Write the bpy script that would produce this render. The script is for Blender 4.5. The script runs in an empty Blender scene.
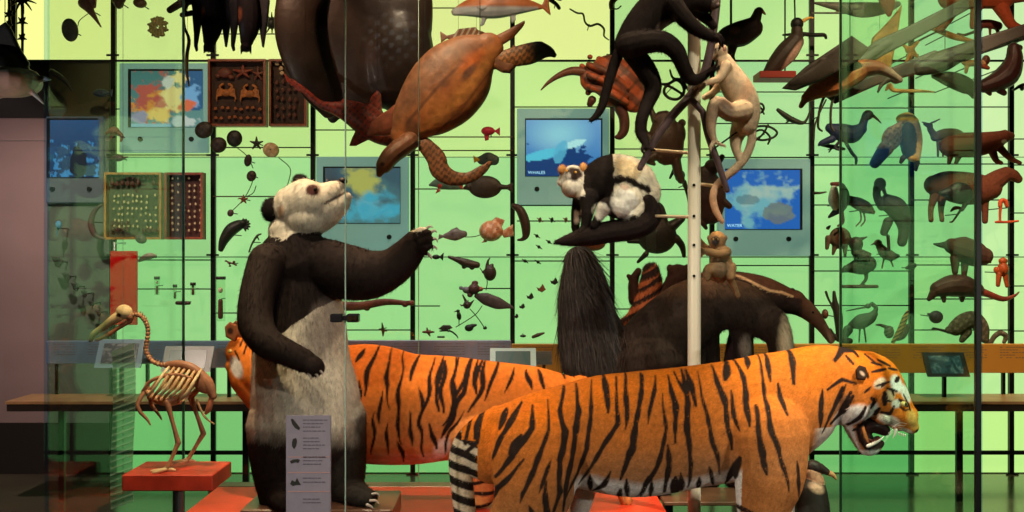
import bpy, math, random
import numpy as np
from mathutils import Vector, Matrix
random.seed(7); RNG = np.random.default_rng(7)
SC = bpy.context.scene; COL = SC.collection
F, CX, CY, CZ = 1100.0, 512.0, 256.0, 1.78
WALL_Y = 9.0; CEIL = 4.6; DW = 8.78

def P(px, py, Y): return Vector(((px-CX)*Y/F, Y, CZ-(py-CY)*Y/F))
def X_(px, Y): return (px-CX)*Y/F
def Z_(py, Y): return CZ-(py-CY)*Y/F

# ---------------------------------------------------------------- materials
MATS = {}
def nodes(name):
    m = bpy.data.materials.new(name); m.use_nodes = True
    nt = m.node_tree; nt.nodes.clear()
    out = nt.nodes.new('ShaderNodeOutputMaterial')
    return m, nt, out
def mat(name, col, rough=.5, metal=0, noise=0, nscale=20, emit=None, estr=1, spec=.5, coat=0, bump=0):
    if name in MATS: return MATS[name]
    m, nt, out = nodes(name)
    b = nt.nodes.new('ShaderNodeBsdfPrincipled')
    b.inputs['Base Color'].default_value = (*col, 1)
    b.inputs['Roughness'].default_value = rough; b.inputs['Metallic'].default_value = metal
    b.inputs['Specular IOR Level'].default_value = spec; b.inputs['Coat Weight'].default_value = coat
    if noise or bump:
        tc = nt.nodes.new('ShaderNodeTexCoord'); n = nt.nodes.new('ShaderNodeTexNoise')
        n.inputs['Scale'].default_value = nscale; n.inputs['Detail'].default_value = 5
        nt.links.new(tc.outputs['Object'], n.inputs['Vector'])
        if noise:
            r = nt.nodes.new('ShaderNodeValToRGB')
            r.color_ramp.elements[0].position = .3; r.color_ramp.elements[1].position = .7
            r.color_ramp.elements[0].color = (*[c*(1-noise) for c in col], 1)
            r.color_ramp.elements[1].color = (*[min(1, c*(1+noise)) for c in col], 1)
            nt.links.new(n.outputs['Fac'], r.inputs['Fac']); nt.links.new(r.outputs['Color'], b.inputs['Base Color'])
        if bump:
            bp = nt.nodes.new('ShaderNodeBump'); bp.inputs['Strength'].default_value = bump
            nt.links.new(n.outputs['Fac'], bp.inputs['Height']); nt.links.new(bp.outputs['Normal'], b.inputs['Normal'])
    if emit:
        b.inputs['Emission Color'].default_value = (*emit, 1); b.inputs['Emission Strength'].default_value = estr
    nt.links.new(b.outputs[0], out.inputs[0]); MATS[name] = m; return m
def coatmat(name, rough, nscale, namt, spec=.4, sheen=0, coat=0, bump=.0):
    m, nt, out = nodes(name); b = nt.nodes.new('ShaderNodeBsdfPrincipled')
    a = nt.nodes.new('ShaderNodeAttribute'); a.attribute_name = 'Col'
    tc = nt.nodes.new('ShaderNodeTexCoord'); n = nt.nodes.new('ShaderNodeTexNoise')
    n.inputs['Scale'].default_value = nscale; n.inputs['Detail'].default_value = 6
    mr = nt.nodes.new('ShaderNodeMapRange'); mr.inputs['From Min'].default_value = .3; mr.inputs['From Max'].default_value = .7
    mr.inputs['To Min'].default_value = 1-namt; mr.inputs['To Max'].default_value = 1+namt
    mx = nt.nodes.new('ShaderNodeVectorMath'); mx.operation = 'SCALE'
    nt.links.new(tc.outputs['Object'], n.inputs['Vector']); nt.links.new(n.outputs['Fac'], mr.inputs['Value'])
    nt.links.new(a.outputs['Color'], mx.inputs[0]); nt.links.new(mr.outputs[0], mx.inputs['Scale'])
    nt.links.new(mx.outputs[0], b.inputs['Base Color'])
    b.inputs['Roughness'].default_value = rough; b.inputs['Specular IOR Level'].default_value = spec
    b.inputs['Coat Weight'].default_value = coat; b.inputs['Coat Roughness'].default_value = .15
    if bump:
        bp = nt.nodes.new('ShaderNodeBump'); bp.inputs['Strength'].default_value = bump; bp.inputs['Distance'].default_value = .01
        nt.links.new(n.outputs['Fac'], bp.inputs['Height']); nt.links.new(bp.outputs['Normal'], b.inputs['Normal'])
    nt.links.new(b.outputs[0], out.inputs[0]); MATS[name] = m; return m
FUR = coatmat('fur', .8, 45, .16, spec=.12)
SKIN = coatmat('skin', .5, 22, .3, spec=.45, bump=.5)
WET = coatmat('wet_skin', .45, 9, .3, spec=.35, coat=.05, bump=.6)
PLUME = coatmat('plumage', .6, 60, .25)
BONE = coatmat('bone', .45, 30, .25)
def glassmat(name, tint, refl=1.0):
    m, nt, out = nodes(name)
    t = nt.nodes.new('ShaderNodeBsdfTransparent'); t.inputs[0].default_value = (*tint, 1)
    g = nt.nodes.new('ShaderNodeBsdfGlossy'); g.inputs['Roughness'].default_value = 0.0; g.inputs[0].default_value = (refl, refl, refl, 1)
    # reflectance rises towards grazing view the same from both faces of the sheet
    ge = nt.nodes.new('ShaderNodeNewGeometry'); dt = nt.nodes.new('ShaderNodeVectorMath'); dt.operation = 'DOT_PRODUCT'
    nt.links.new(ge.outputs['Incoming'], dt.inputs[0]); nt.links.new(ge.outputs['Normal'], dt.inputs[1])
    def mth(op, a, b_=None):
        q = nt.nodes.new('ShaderNodeMath'); q.operation = op
        if hasattr(a, 'links'): nt.links.new(a, q.inputs[0])
        else: q.inputs[0].default_value = a
        if b_ is not None:
            if hasattr(b_, 'links'): nt.links.new(b_, q.inputs[1])
            else: q.inputs[1].default_value = b_
        return q.outputs[0]
    c = mth('POWER', mth('SUBTRACT', 1.0, mth('ABSOLUTE', dt.outputs['Value'])), 5.0)
    f = mth('ADD', mth('MULTIPLY', c, .24), .018)
    mx = nt.nodes.new('ShaderNodeMixShader')
    nt.links.new(f, mx.inputs[0]); nt.links.new(t.outputs[0], mx.inputs[1]); nt.links.new(g.outputs[0], mx.inputs[2])
    nt.links.new(mx.outputs[0], out.inputs[0]); MATS[name] = m; return m
GLASS = glassmat('case_glass', (.975, .99, .98)); GLASS_SIDE = glassmat('side_glass', (.86, .94, .90)); GLASS_RIGHT = glassmat('side_glass_green', (.72, .88, .80))

# ---------------------------------------------------------------- mesh helpers
def link(o, parent=None):
    COL.objects.link(o)
    if parent is not None: o.parent = parent
    return o
def tag(o, label=None, cat=None, group=None, kind=None):
    if label: o['label'] = label
    if cat: o['category'] = cat
    if group: o['group'] = group
    if kind: o['kind'] = kind
    return o
def world_loc(o):
    v = Vector((0, 0, 0))
    while o is not None: v = v + o.location; o = o.parent
    return v
def mk(name, V, Fc, m, parent=None, smooth=True, cols=None, normals=None, origin=None):
    """vertices in world space; the object's origin goes to its base"""
    V = np.asarray(V, dtype=float)
    base = world_loc(parent) if parent is not None else (Vector(((V[:,0].min()+V[:,0].max())/2, (V[:,1].min()+V[:,1].max())/2, V[:,2].min())) if origin is None else Vector(origin))
    me = bpy.data.meshes.new(name)
    me.from_pydata((V-np.array(base)).tolist(), [], Fc); me.update()
    if smooth: me.polygons.foreach_set('use_smooth', np.ones(len(me.polygons), dtype=bool))
    if cols is not None:
        a = me.color_attributes.new('Col', 'FLOAT_COLOR', 'POINT')
        c = np.ones((len(V), 4)); c[:, :3] = cols; a.data.foreach_set('color', c.ravel())
    me.materials.append(m)
    if normals is not None: me.normals_split_custom_set_from_vertices(normals.tolist())
    o = bpy.data.objects.new(name, me)
    if parent is None: o.location = base
    return link(o, parent)
def empty(name, loc):
    o = bpy.data.objects.new(name, None); o.location = loc; o.empty_display_size = .1; return link(o)
class MB:
    def __init__(s): s.V = []; s.F = []
    def add(s, V, Fc):
        n = len(s.V); s.V += [tuple(v) for v in V]; s.F += [[i+n for i in f] for f in Fc]; return s
    def box(s, x0, x1, y0, y1, z0, z1):
        return s.add([(x0,y0,z0),(x1,y0,z0),(x1,y1,z0),(x0,y1,z0),(x0,y0,z1),(x1,y0,z1),(x1,y1,z1),(x0,y1,z1)],
            [(0,3,2,1),(4,5,6,7),(0,1,5,4),(1,2,6,5),(2,3,7,6),(3,0,4,7)])
    def bevbox(s, x0, x1, y0, y1, z0, z1, b=.005):
        V = []; Fc = []
        for z, d in ((z0, b), (z0+b, 0), (z1-b, 0), (z1, b)):
            for (x, y) in ((x0+d+b*0, y0+d), (x1-d, y0+d), (x1-d, y1-d), (x0+d, y1-d)):
                # cut corners
                pass
            V += [(x0+d+b,y0+d,z),(x1-d-b,y0+d,z),(x1-d,y0+d+b,z),(x1-d,y1-d-b,z),(x1-d-b,y1-d,z),(x0+d+b,y1-d,z),(x0+d,y1-d-b,z),(x0+d,y0+d+b,z)]
        for k in range(3):
            for i in range(8): Fc.append((k*8+i, k*8+(i+1)%8, (k+1)*8+(i+1)%8, (k+1)*8+i))
        Fc.append(tuple(range(7,-1,-1))); Fc.append(tuple(range(24,32)))
        return s.add(V, Fc)
    def tube(s, pts, r, n=10):
        V, Fc = sweep([(Vector(p), (r if not hasattr(r, '__len__') else r[i]), (r if not hasattr(r, '__len__') else r[i])) for i, p in enumerate(pts)], n, cap=False)
        return s.add(V, Fc)
    def rbox(s, c, size, rot):   # rotated box; rot = Matrix 3x3
        V = [Vector(c)+rot@Vector((x*size[0]/2, y*size[1]/2, z*size[2]/2)) for x,y,z in ((-1,-1,-1),(1,-1,-1),(1,1,-1),(-1,1,-1),(-1,-1,1),(1,-1,1),(1,1,1),(-1,1,1))]
        return s.add(V, [(0,3,2,1),(4,5,6,7),(0,1,5,4),(1,2,6,5),(2,3,7,6),(3,0,4,7)])
    def build(s, name, m, parent=None, smooth=False): return mk(name, s.V, s.F, m, parent, smooth)

def sweep(pts, n=14, cap=True):
    """pts: (centre Vector, radius in the picture plane, radius in depth)"""
    k = len(pts); C = [p[0] for p in pts]; V = []; Fc = []
    D0 = Vector((0, 1, 0)); rings = []; frames = []
    for i in range(k):
        a = C[max(0, i-1)]; b = C[min(k-1, i+1)]; t = (b-a)
        t = t.normalized() if t.length > 1e-9 else Vector((1, 0, 0))
        N = t.cross(D0)
        if N.length < .15: N = t.cross(Vector((0, 0, 1)))
        N.normalize(); D = N.cross(t).normalized()
        if frames and N.dot(frames[-1][1]) < 0 and abs(t.dot(frames[-1][0])) < .3: pass
        frames.append((t, N, D))
    def ring(c, N, D, ra, rb): rings.append([c+N*(ra*math.cos(2*math.pi*j/n))+D*(rb*math.sin(2*math.pi*j/n)) for j in range(n)])
    if cap:
        t, N, D = frames[0]; r, rb = pts[0][1], pts[0][2]
        for q in (.93, .72, .42): ring(C[0]-t*(r*q), N, D, r*math.sqrt(1-q*q), rb*math.sqrt(1-q*q))
    for i in range(k): ring(C[i], frames[i][1], frames[i][2], pts[i][1], pts[i][2])
    if cap:
        t, N, D = frames[-1]; r, rb = pts[-1][1], pts[-1][2]
        for q in (.42, .72, .93): ring(C[-1]+t*(r*q), N, D, r*math.sqrt(1-q*q), rb*math.sqrt(1-q*q))
    for r_ in rings: V += r_
    m = len(rings)
    for i in range(m-1):
        for j in range(n): Fc.append((i*n+j, i*n+(j+1)%n, (i+1)*n+(j+1)%n, (i+1)*n+j))
    V.append(sum(rings[0], Vector())/n); V.append(sum(rings[-1], Vector())/n)
    a = len(V)-2; b = len(V)-1
    for j in range(n):
        Fc.append((a, (j+1)%n, j)); Fc.append((b, (m-1)*n+j, (m-1)*n+(j+1)%n))
    return V, Fc
def catmull(pts, sub):
    """pts: tuples of floats"""
    if len(pts) < 3: sub = max(sub, 3)
    A = [np.array(p, dtype=float) for p in pts]; out = []
    for i in range(len(A)-1):
        p0 = A[max(0, i-1)]; p1 = A[i]; p2 = A[i+1]; p3 = A[min(len(A)-1, i+2)]
        for k in range(sub):
            t = k/sub; q = .5*((2*p1)+(-p0+p2)*t+(2*p0-5*p1+4*p2-p3)*t*t+(-p0+3*p1-3*p2+p3)*t**3)
            lo = np.minimum(p1, p2); hi = np.maximum(p1, p2); q[2:] = np.clip(q[2:], lo[2:], hi[2:]); out.append(q)
    out.append(A[-1]); return out
# primitives in photo coordinates, at the thing's own distance
def T(pts, col=None, b=1.0, post=False, sub=4):   # tube: (px, py, r[, depth offset m])
    return dict(k='T', pts=[tuple(p)+(0,)*(4-len(p)) for p in pts], col=col, b=b, post=post, sub=sub)
def E(x, y, rx, ry, ang=0, col=None, b=None, dy=0, post=False):
    return dict(k='E', x=x, y=y, rx=rx, ry=ry, a=math.radians(ang), col=col, b=b if b is not None else min(rx, ry), dy=dy, post=post)
def PL(out, th=2, col=None, dy=0, post=False):      # rounded plate from an outline (px), half thickness th px
    return dict(k='P', out=out, th=th, col=col, dy=dy, post=post)
def prim_mesh(p, Y):
    s = Y/F
    if p['k'] == 'T':
        q = catmull(p['pts'], p['sub'])
        pts = [(P(a[0], a[1], Y)+Vector((0, a[3], 0)), max(a[2], .05)*s, max(a[2], .05)*s*p['b']) for a in q]
        V, Fc = sweep(pts, 8 if p['post'] else (28 if max(a[2] for a in q) > 14 else 12))
        samp = [(c, r, rb) for c, r, rb in pts]; return V, Fc, samp
    if p['k'] == 'E':
        c = P(p['x'], p['y'], Y)+Vector((0, p['dy'], 0)); ca, sa = math.cos(p['a']), math.sin(p['a'])
        ux = Vector((ca, 0, -sa)); uz = Vector((sa, 0, ca)); V = []; Fc = []; nu, nv = 18, 12
        for i in range(1, nv):
            th = math.pi*i/nv
            for j in range(nu):
                ph = 2*math.pi*j/nu
                V.append(c+ux*(p['rx']*s*math.sin(th)*math.cos(ph))+Vector((0, p['b']*s*math.sin(th)*math.sin(ph), 0))+uz*(p['ry']*s*math.cos(th)))
        V.append(c+uz*(p['ry']*s)); V.append(c-uz*(p['ry']*s)); a = len(V)-2
        for i in range(nv-2):
            for j in range(nu): Fc.append((i*nu+j, (i+1)*nu+j, (i+1)*nu+(j+1)%nu, i*nu+(j+1)%nu))
        for j in range(nu): Fc.append((a, j, (j+1)%nu)); Fc.append((a+1, (nv-2)*nu+(j+1)%nu, (nv-2)*nu+j))
        R = max(p['rx'], p['ry']); r0 = min(p['rx'], p['ry']); ax = ux if p['rx'] >= p['ry'] else uz; samp = []
        for t in np.linspace(-1, 1, 5): samp.append((c+ax*((R-r0)*s*t), r0*s*(1-.15*abs(t)), p['b']*s))
        return V, Fc, samp
    out = p['out']; n = len(out)
    area = sum(out[i][0]*out[(i+1)%n][1]-out[(i+1)%n][0]*out[i][1] for i in range(n))
    if area < 0: out = out[::-1]
    cx = sum(o[0] for o in out)/n; cy = sum(o[1] for o in out)/n; V = []; Fc = []
    for d, k in ((-p['th'], .82), (-p['th']*.5, 1), (p['th']*.5, 1), (p['th'], .82)):
        for (x, y) in out: V.append(P(cx+(x-cx)*k, cy+(y-cy)*k, Y)+Vector((0, d*s+p['dy'], 0)))
    for L in range(3):
        for i in range(n): Fc.append((L*n+i, (L+1)*n+i, (L+1)*n+(i+1)%n, L*n+(i+1)%n))
    Fc.append(tuple(range(n))); Fc.append(tuple(range(4*n-1, 3*n-1, -1)))
    samp = [(P(x, y, Y)+Vector((0, p['dy'], 0)), p['th']*s*2, p['th']*s*2) for (x, y) in [(cx+(o[0]-cx)*k, cy+(o[1]-cy)*k) for o in out for k in (.25, .6, .9)]]
    return V, Fc, samp
def remesh(V, Fc, vox, smooth=3):
    me = bpy.data.meshes.new('tmp'); me.from_pydata([tuple(v) for v in V], [], Fc); me.update()
    o = bpy.data.objects.new('tmp', me); COL.objects.link(o)
    m = o.modifiers.new('r', 'REMESH'); m.mode = 'VOXEL'; m.voxel_size = vox; m.adaptivity = 0
    if smooth:
        sm = o.modifiers.new('s', 'SMOOTH'); sm.iterations = smooth; sm.factor = .5
    dg = bpy.context.evaluated_depsgraph_get(); dg.update()
    e = o.evaluated_get(dg); r = bpy.data.meshes.new_from_object(e)
    nv = len(r.vertices); A = np.empty(nv*3); r.vertices.foreach_get('co', A); N = np.empty(nv*3)
    r.vertex_normals.foreach_get('vector', N) if nv else None
    faces = [list(p.vertices) for p in r.polygons]
    bpy.data.objects.remove(o); bpy.data.meshes.remove(me); bpy.data.meshes.remove(r)
    return A.reshape(-1, 3), faces, N.reshape(-1, 3)
def seg_dist(px, py, poly):
    d = np.full(px.shape, 1e9)
    for (x0, y0), (x1, y1) in zip(poly[:-1], poly[1:]):
        L = (x1-x0)**2+(y1-y0)**2+1e-9
        t = np.clip(((px-x0)*(x1-x0)+(py-y0)*(y1-y0))/L, 0, 1)
        d = np.minimum(d, np.hypot(px-(x0+t*(x1-x0)), py-(y0+t*(y1-y0))))
    return d
def line_t(px, py, poly):
    best = np.full(px.shape, 1e9); bt = np.zeros(px.shape); n = len(poly)-1
    for i, ((x0, y0), (x1, y1)) in enumerate(zip(poly[:-1], poly[1:])):
        L = (x1-x0)**2+(y1-y0)**2+1e-9
        t = np.clip(((px-x0)*(x1-x0)+(py-y0)*(y1-y0))/L, 0, 1)
        d = np.hypot(px-(x0+t*(x1-x0)), py-(y0+t*(y1-y0))); k = d < best
        best[k] = d[k]; bt[k] = ((i+t)/n)[k]
    return best, bt
def paint(C, w, col):
    w = np.clip(w, 0, 1)[:, None]; return C*(1-w)+np.array(col)*w
def fur(V, Fc, N, C, n, length, width, comb, jitter=.35, lift=.5, lenf=None, mask=None):
    """short blades rooted on the coat, combed along a direction"""
    tri = [f for f in Fc if len(f) >= 3]
    Q = np.array([[f[0], f[1], f[2]] for f in tri]); a, b, c = V[Q[:,0]], V[Q[:,1]], V[Q[:,2]]
    ar = np.linalg.norm(np.cross(b-a, c-a), axis=1)
    if mask is not None: ar = ar*mask[Q[:,0]]
    idx = RNG.choice(len(Q), size=n, p=ar/ar.sum())
    u = RNG.random((n, 2)); u[u.sum(1) > 1] = 1-u[u.sum(1) > 1]
    base = a[idx]+(b-a)[idx]*u[:, :1]+(c-a)[idx]*u[:, 1:]
    nr = N[Q[idx, 0]]; col = C[Q[idx, 0]]*RNG.uniform(.55, 1.4, (n, 1))
    cb = comb(base) if callable(comb) else np.tile(np.array(comb, dtype=float), (n, 1))
    cb = cb-nr*(cb*nr).sum(1)[:, None]; cb /= (np.linalg.norm(cb, axis=1)[:, None]+1e-6)
    d = cb+nr*lift+RNG.normal(0, jitter, (n, 3))*.5; d /= np.linalg.norm(d, axis=1)[:, None]
    L = length*RNG.uniform(.6, 1.2, (n, 1))
    if lenf is not None: L = L*lenf(base)[:, None]
    side = np.cross(d, nr); side /= (np.linalg.norm(side, axis=1)[:, None]+1e-6)
    w = width*RNG.uniform(.7, 1.3, (n, 1)); base = base-nr*.002
    W = np.stack([base-side*w, base+side*w, base+d*L], 1).reshape(-1, 3); o = len(V)
    Fn = (np.arange(n*3).reshape(-1, 3)+o).tolist()
    return (np.vstack([V, W]), Fc+Fn, np.vstack([N, np.repeat(nr, 3, 0)]), np.vstack([C, np.repeat(np.clip(col, 0, 1), 3, 0)]))
def creature(name, prims, Y, col=(.1, .08, .06), m=None, vox=.7, smooth=2, paintf=None, furs=None, parent=None, jitter=.12, clip_y=None):
    s = Y/F; V = []; Fc = []; samp = []; post = []
    for p in prims:
        v, f, sp = prim_mesh(p, Y)
        if p['post']: post.append((v, f, p['col'] or col)); continue
        n = len(V); V += v; Fc += [[i+n for i in g] for g in f]; samp += [(c, r, rb, p['col'] or col) for c, r, rb in sp]
    if V: A, faces, N = remesh(V, Fc, vox*s, smooth)
    else: A = np.zeros((0, 3)); faces = []; N = np.zeros((0, 3))
    C = np.tile(np.array(col, dtype=float), (len(A), 1))
    if len(A) and any(sp[3] is not col and tuple(sp[3]) != tuple(col) for sp in samp):
        best = np.full(len(A), 1e9)
        for c, r, rb, cc in samp:
            d = A-np.array(c); d[:, 1] *= r/max(rb, 1e-6); dd = np.linalg.norm(d, axis=1)/r
            k = dd < best; best[k] = dd[k]; C[k] = cc
    if len(A):
        px = A[:, 0]/s+CX; py = CY-(A[:, 2]-CZ)/s; dep = A[:, 1]-Y
        if paintf: C = paintf(C, px, py, dep, N)
    for v, f, c in post:
        n = len(A); v = np.array([tuple(q) for q in v]); A = np.vstack([A, v]) if n else v
        faces = faces+[[i+n for i in g] for g in f]
        cen = v.mean(0); nn = np.zeros_like(v)
        for g in f:
            q = v[list(g)]; nn[list(g)] += np.cross(q[1]-q[0], q[2]-q[0])
        nn /= (np.linalg.norm(nn, axis=1)[:, None]+1e-12)
        N = np.vstack([N, nn]) if n else nn; C = np.vstack([C, np.tile(np.array(c, dtype=float), (len(v), 1))]) if n else np.tile(np.array(c, dtype=float), (len(v), 1))
    nrm = None
    if furs:
        V0, F0, N0, C0 = A, faces, N, C
        for fk in furs:
            kk = dict(fk); V1, F1, N1, C1 = fur(V0, F0, N0, C0, **kk)
            o = len(A); k0 = len(V0)
            A = np.vstack([A, V1[k0:]]); N = np.vstack([N, N1[k0:]]); C = np.vstack([C, C1[k0:]])
            faces = faces+[[i-k0+o for i in f] for f in F1[len(F0):]]
        nrm = N
    return mk(name, A, faces, m or SKIN, parent, True, np.clip(C, 0, 1), nrm)

def S(name, label, cat, prims, col=(.05, .04, .03), Y=DW, m=None, group=None, paintf=None, vox=.6, smooth=2, hold='pin', pin=None):
    """a small specimen: its mesh, plus the pin or wires that carry it"""
    o = creature(name, prims, Y, col, m or SKIN, vox, smooth, paintf)
    tag(o, label, cat, group); base = o.location
    bb = [Vector(c) for c in o.bound_box]; hz = max(b.z for b in bb); hx0 = min(b.x for b in bb); hx1 = max(b.x for b in bb)
    dm = MATS['dark_metal']
    if pin:
        q = P(pin[0], pin[1], Y)
    else: q = base+Vector(((hx0+hx1)/2, 0, hz/2))
    # start from a vertex near the mark so that it really touches
    vs = np.empty(len(o.data.vertices)*3); o.data.vertices.foreach_get('co', vs); vs = vs.reshape(-1, 3)+np.array(base)
    k = int(np.argmin(np.hypot(vs[:, 0]-q.x, vs[:, 2]-q.z))); q = Vector(vs[k])
    if hold == 'pin':
        MB().tube([q+Vector((0, -.002, 0)), Vector((q.x, WALL_Y-.001, q.z))], .005, 6).build('mounting_pin', dm, o)
    elif hold == 'wire':
        for t in (.25, .75):
            x = hx0+(hx1-hx0)*t+base.x; sel = np.where(abs(vs[:, 0]-x) < (hx1-hx0)*.08+.004)[0]
            if len(sel): v = vs[sel[np.argmax(vs[sel, 2])]]
            else: v = vs[np.argmax(vs[:, 2])]
            MB().tube([Vector(v)-Vector((0, 0, .004)), Vector((v[0], v[1], CEIL-.002))], .0012, 5).build('hanging_wire', dm, o)
    return o
mat('dark_metal', (.012, .014, .014), .4, .6)
K = (.015, .013, .012); DB = (.06, .035, .02); RB = (.22, .06, .025); GY = (.09, .10, .08); OR = (.6, .22, .06); CR = (.75, .6, .42); TN = (.32, .2, .1)
# ================================================================= SETTING
def struct(o): o['kind'] = 'structure'; return o
def floor_mat():
    m, nt, out = nodes('floor_stone'); b = nt.nodes.new('ShaderNodeBsdfPrincipled')
    tc = nt.nodes.new('ShaderNodeTexCoord'); n = nt.nodes.new('ShaderNodeTexNoise'); n.inputs['Scale'].default_value = 3; n.inputs['Detail'].default_value = 8
    r = nt.nodes.new('ShaderNodeValToRGB'); r.color_ramp.elements[0].color = (.05, .045, .03, 1); r.color_ramp.elements[1].color = (.11, .10, .07, 1)
    br = nt.nodes.new('ShaderNodeMapRange'); br.inputs['To Min'].default_value = .10; br.inputs['To Max'].default_value = .25
    nt.links.new(tc.outputs['Object'], n.inputs[0]); nt.links.new(n.outputs['Fac'], r.inputs['Fac']); nt.links.new(r.outputs[0], b.inputs['Base Color'])
    nt.links.new(n.outputs['Fac'], br.inputs['Value']); nt.links.new(br.outputs[0], b.inputs['Roughness'])
    b.inputs['Specular IOR Level'].default_value = .7
    nt.links.new(b.outputs[0], out.inputs[0]); MATS['floor_stone'] = m; return m
struct(MB().box(-9, 9, -5, 9.4, -.12, 0).build('floor', floor_mat()))
struct(MB().box(-9, 9, -5, 9.4, CEIL, CEIL+.1).build('ceiling', mat('ceiling_paint', (.01, .01, .011), .9)))
wb = struct(MB().box(-9, 9, 9.12, 9.4, 0, CEIL).build('wall_back', mat('wall_backing', (.03, .03, .03), .8)))
struct(MB().box(-9.2, -9, -5, 9.4, 0, CEIL).build('wall_left', mat('wall_dark', (.02, .018, .017), .8)))
struct(MB().box(9, 9.2, -5, 9.4, 0, CEIL).build('wall_right', mat('wall_dark', (.02, .018, .017), .8)))
# backlit panels between the mullions: tubes behind the upper rows burn yellower
def panelmat(name, c, e):
    m, nt, out = nodes(name); b = nt.nodes.new('ShaderNodeBsdfPrincipled'); b.inputs['Base Color'].default_value = (.10, .13, .08, 1); b.inputs['Roughness'].default_value = .4
    b.inputs['Emission Color'].default_value = (*c, 1); b.inputs['Emission Strength'].default_value = e
    nt.links.new(b.outputs[0], out.inputs[0]); return m
PITCH = 99.8; MULL = [CX+.5+PITCH*k for k in range(-8, 9)]
def lit(px, row):
    # rows: 0 floor strip, 1 under the bench, 2 lower wall, 3 middle wall, 4 upper wall, 5 top row
    g = [(.17, .50, .15), (.17, .50, .15), (.31, .66, .24), (.36, .70, .27), (.52, .75, .25), (.80, .86, .30)][row]
    g = np.array(g)
    if px < 113: g = np.array([(.15, .3, .2), (.15, .3, .2), (.15, .3, .2), (.15, .3, .2), (.15, .25, .1), (.9, .92, .30)][row])
    if 113 < px < 213 and row in (2, 3, 4): g = g*.9
    if px > 612 and row == 5: g = np.array((.48, .74, .27))
    if px > 700 and row == 4: g = np.array((.38, .70, .30))
    if px > 910: g = np.array([(.27, .6, .2), (.46, .76, .22), (.43, .72, .27), (.46, .75, .32), (.55, .78, .36), (.5, .74, .36)][row])
    return g
ROWS = [(512, 474), (474, 398), (398, 257), (257, 157), (157, 60), (60, -60)]
for i in range(len(MULL)-1):
    x0, x1 = X_(MULL[i], WALL_Y)+.004, X_(MULL[i+1], WALL_Y)-.004
    for r, (yb, yt) in enumerate(ROWS):
        z0 = max(.01, Z_(yb, WALL_Y)+.004); z1 = min(CEIL-.01, Z_(yt, WALL_Y)-.004)
        if z1 < z0 + .02: continue
        cxm = (MULL[i]+MULL[i+1])/2
        if cxm < 105 and 1 <= r <= 4: continue
        c = lit(cxm, r); c = c*RNG.uniform(.96, 1.04)
        pm = panelmat('lit_panel', tuple(c), 1.12)
        MB().box(x0, x1, WALL_Y, WALL_Y+.02, z0, z1).build('light_panel', pm, wb)
dm = MATS['dark_metal']; brass = mat('rod_metal', (.10, .06, .03), .4, .5)
tn = [0]
def trim(mb, m): tn[0] += 1; return struct(mb.build('trim_%d' % tn[0], m))
for k, px in enumerate(MULL):
    x = X_(px, 8.97); z0 = 0
    if px < 105: z0 = Z_(60, 8.95)
    b = MB().box(x-.019, x+.019, 8.962, 8.998, z0, CEIL)
    if px > 105:
        for py in (474, 255, 155, 55): b.box(x-.05, x+.05, 8.95, 8.962, Z_(py, 8.95)-.008, Z_(py, 8.95)+.008)
    trim(b, dm)
# the floor rail and the slim rods from mullion to mullion
trim(MB().box(X_(108, 8.93), 9, 8.94, 8.962, Z_(455, 8.93), Z_(451, 8.93)), dm)
trim(MB().box(-9, 9, 8.945, 8.962, Z_(61.3, 8.93), Z_(59.3, 8.93)), dm)
RODS = [(113,213,109),(113,213,155),(113,213,260),(113,213,289),(213,313,147.5),(213,313,196.5),(213,313,313),(213,313,34),(313,413,130),(313,413,330),
 (413,513,8),(413,513,54),(413,513,137),(413,513,150.5),(413,513,189),(470,513,288.5),(413,440,306),(513,613,107),(513,613,205.5),(513,613,261),
 (517,600,221),(613,713,149),(613,713,189.5),(613,713,309),(713,812,92),(713,812,123.5),(713,812,157.5),(713,812,257),(713,812,265.5),(812,910,108),(812,910,165),
 (812,910,205),(812,910,271),(812,910,305.5),(910,1010,107),(910,1010,164),(910,1010,200),(910,1010,265),(910,1010,299),(910,1010,330),(1010,1110,139),(1010,1110,165),
 (1010,1110,213),(1010,1110,286),(1010,1110,331)]
for (a, b_, y) in RODS:
    z = Z_(y, 8.955); trim(MB().tube([(X_(a, 8.955), 8.955, z), (X_(b_, 8.955), 8.955, z)], .0052, 6), brass if y in (8,137,150.5,189,196.5,54) else dm)
# grey pink plaster stretch left of the lit bays, with a dark band above
gp = mat('plaster_pink', (.27, .20, .20), .8, noise=.12, nscale=1.2)
trim(MB().box(-9, X_(47, 8.97), 8.975, 9.11, .42, Z_(118, 8.97)), gp); trim(MB().box(X_(47, 8.97), X_(109, 8.97), 8.975, 9.11, .42, Z_(118, 8.97)), mat('plaster_glass_tint', (.13, .17, .14), .8, noise=.2, nscale=2))  # green cast of the case glass painted into the plaster behind the pane
trim(MB().box(-9, X_(109, 8.97), 8.97, 9.11, 0, .42), mat('skirting_dark', (.02, .018, .016), .5))
trim(MB().box(-9, X_(49, 8.97), 8.972, 9.11, Z_(118, 8.97), Z_(61, 8.97)), mat('band_black', (.008, .008, .008), .7))
trim(MB().box(X_(49, 8.97), X_(109, 8.97), 8.972, 9.11, Z_(118, 8.97), Z_(61, 8.97)), mat('band_olive', (.10, .11, .05), .7))
trim(MB().box(-9, X_(109, 8.96), 8.97, 8.9755, Z_(140.4, 8.96), Z_(139.6, 8.96)), mat('joint_grey', (.3, .26, .26), .6))

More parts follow.
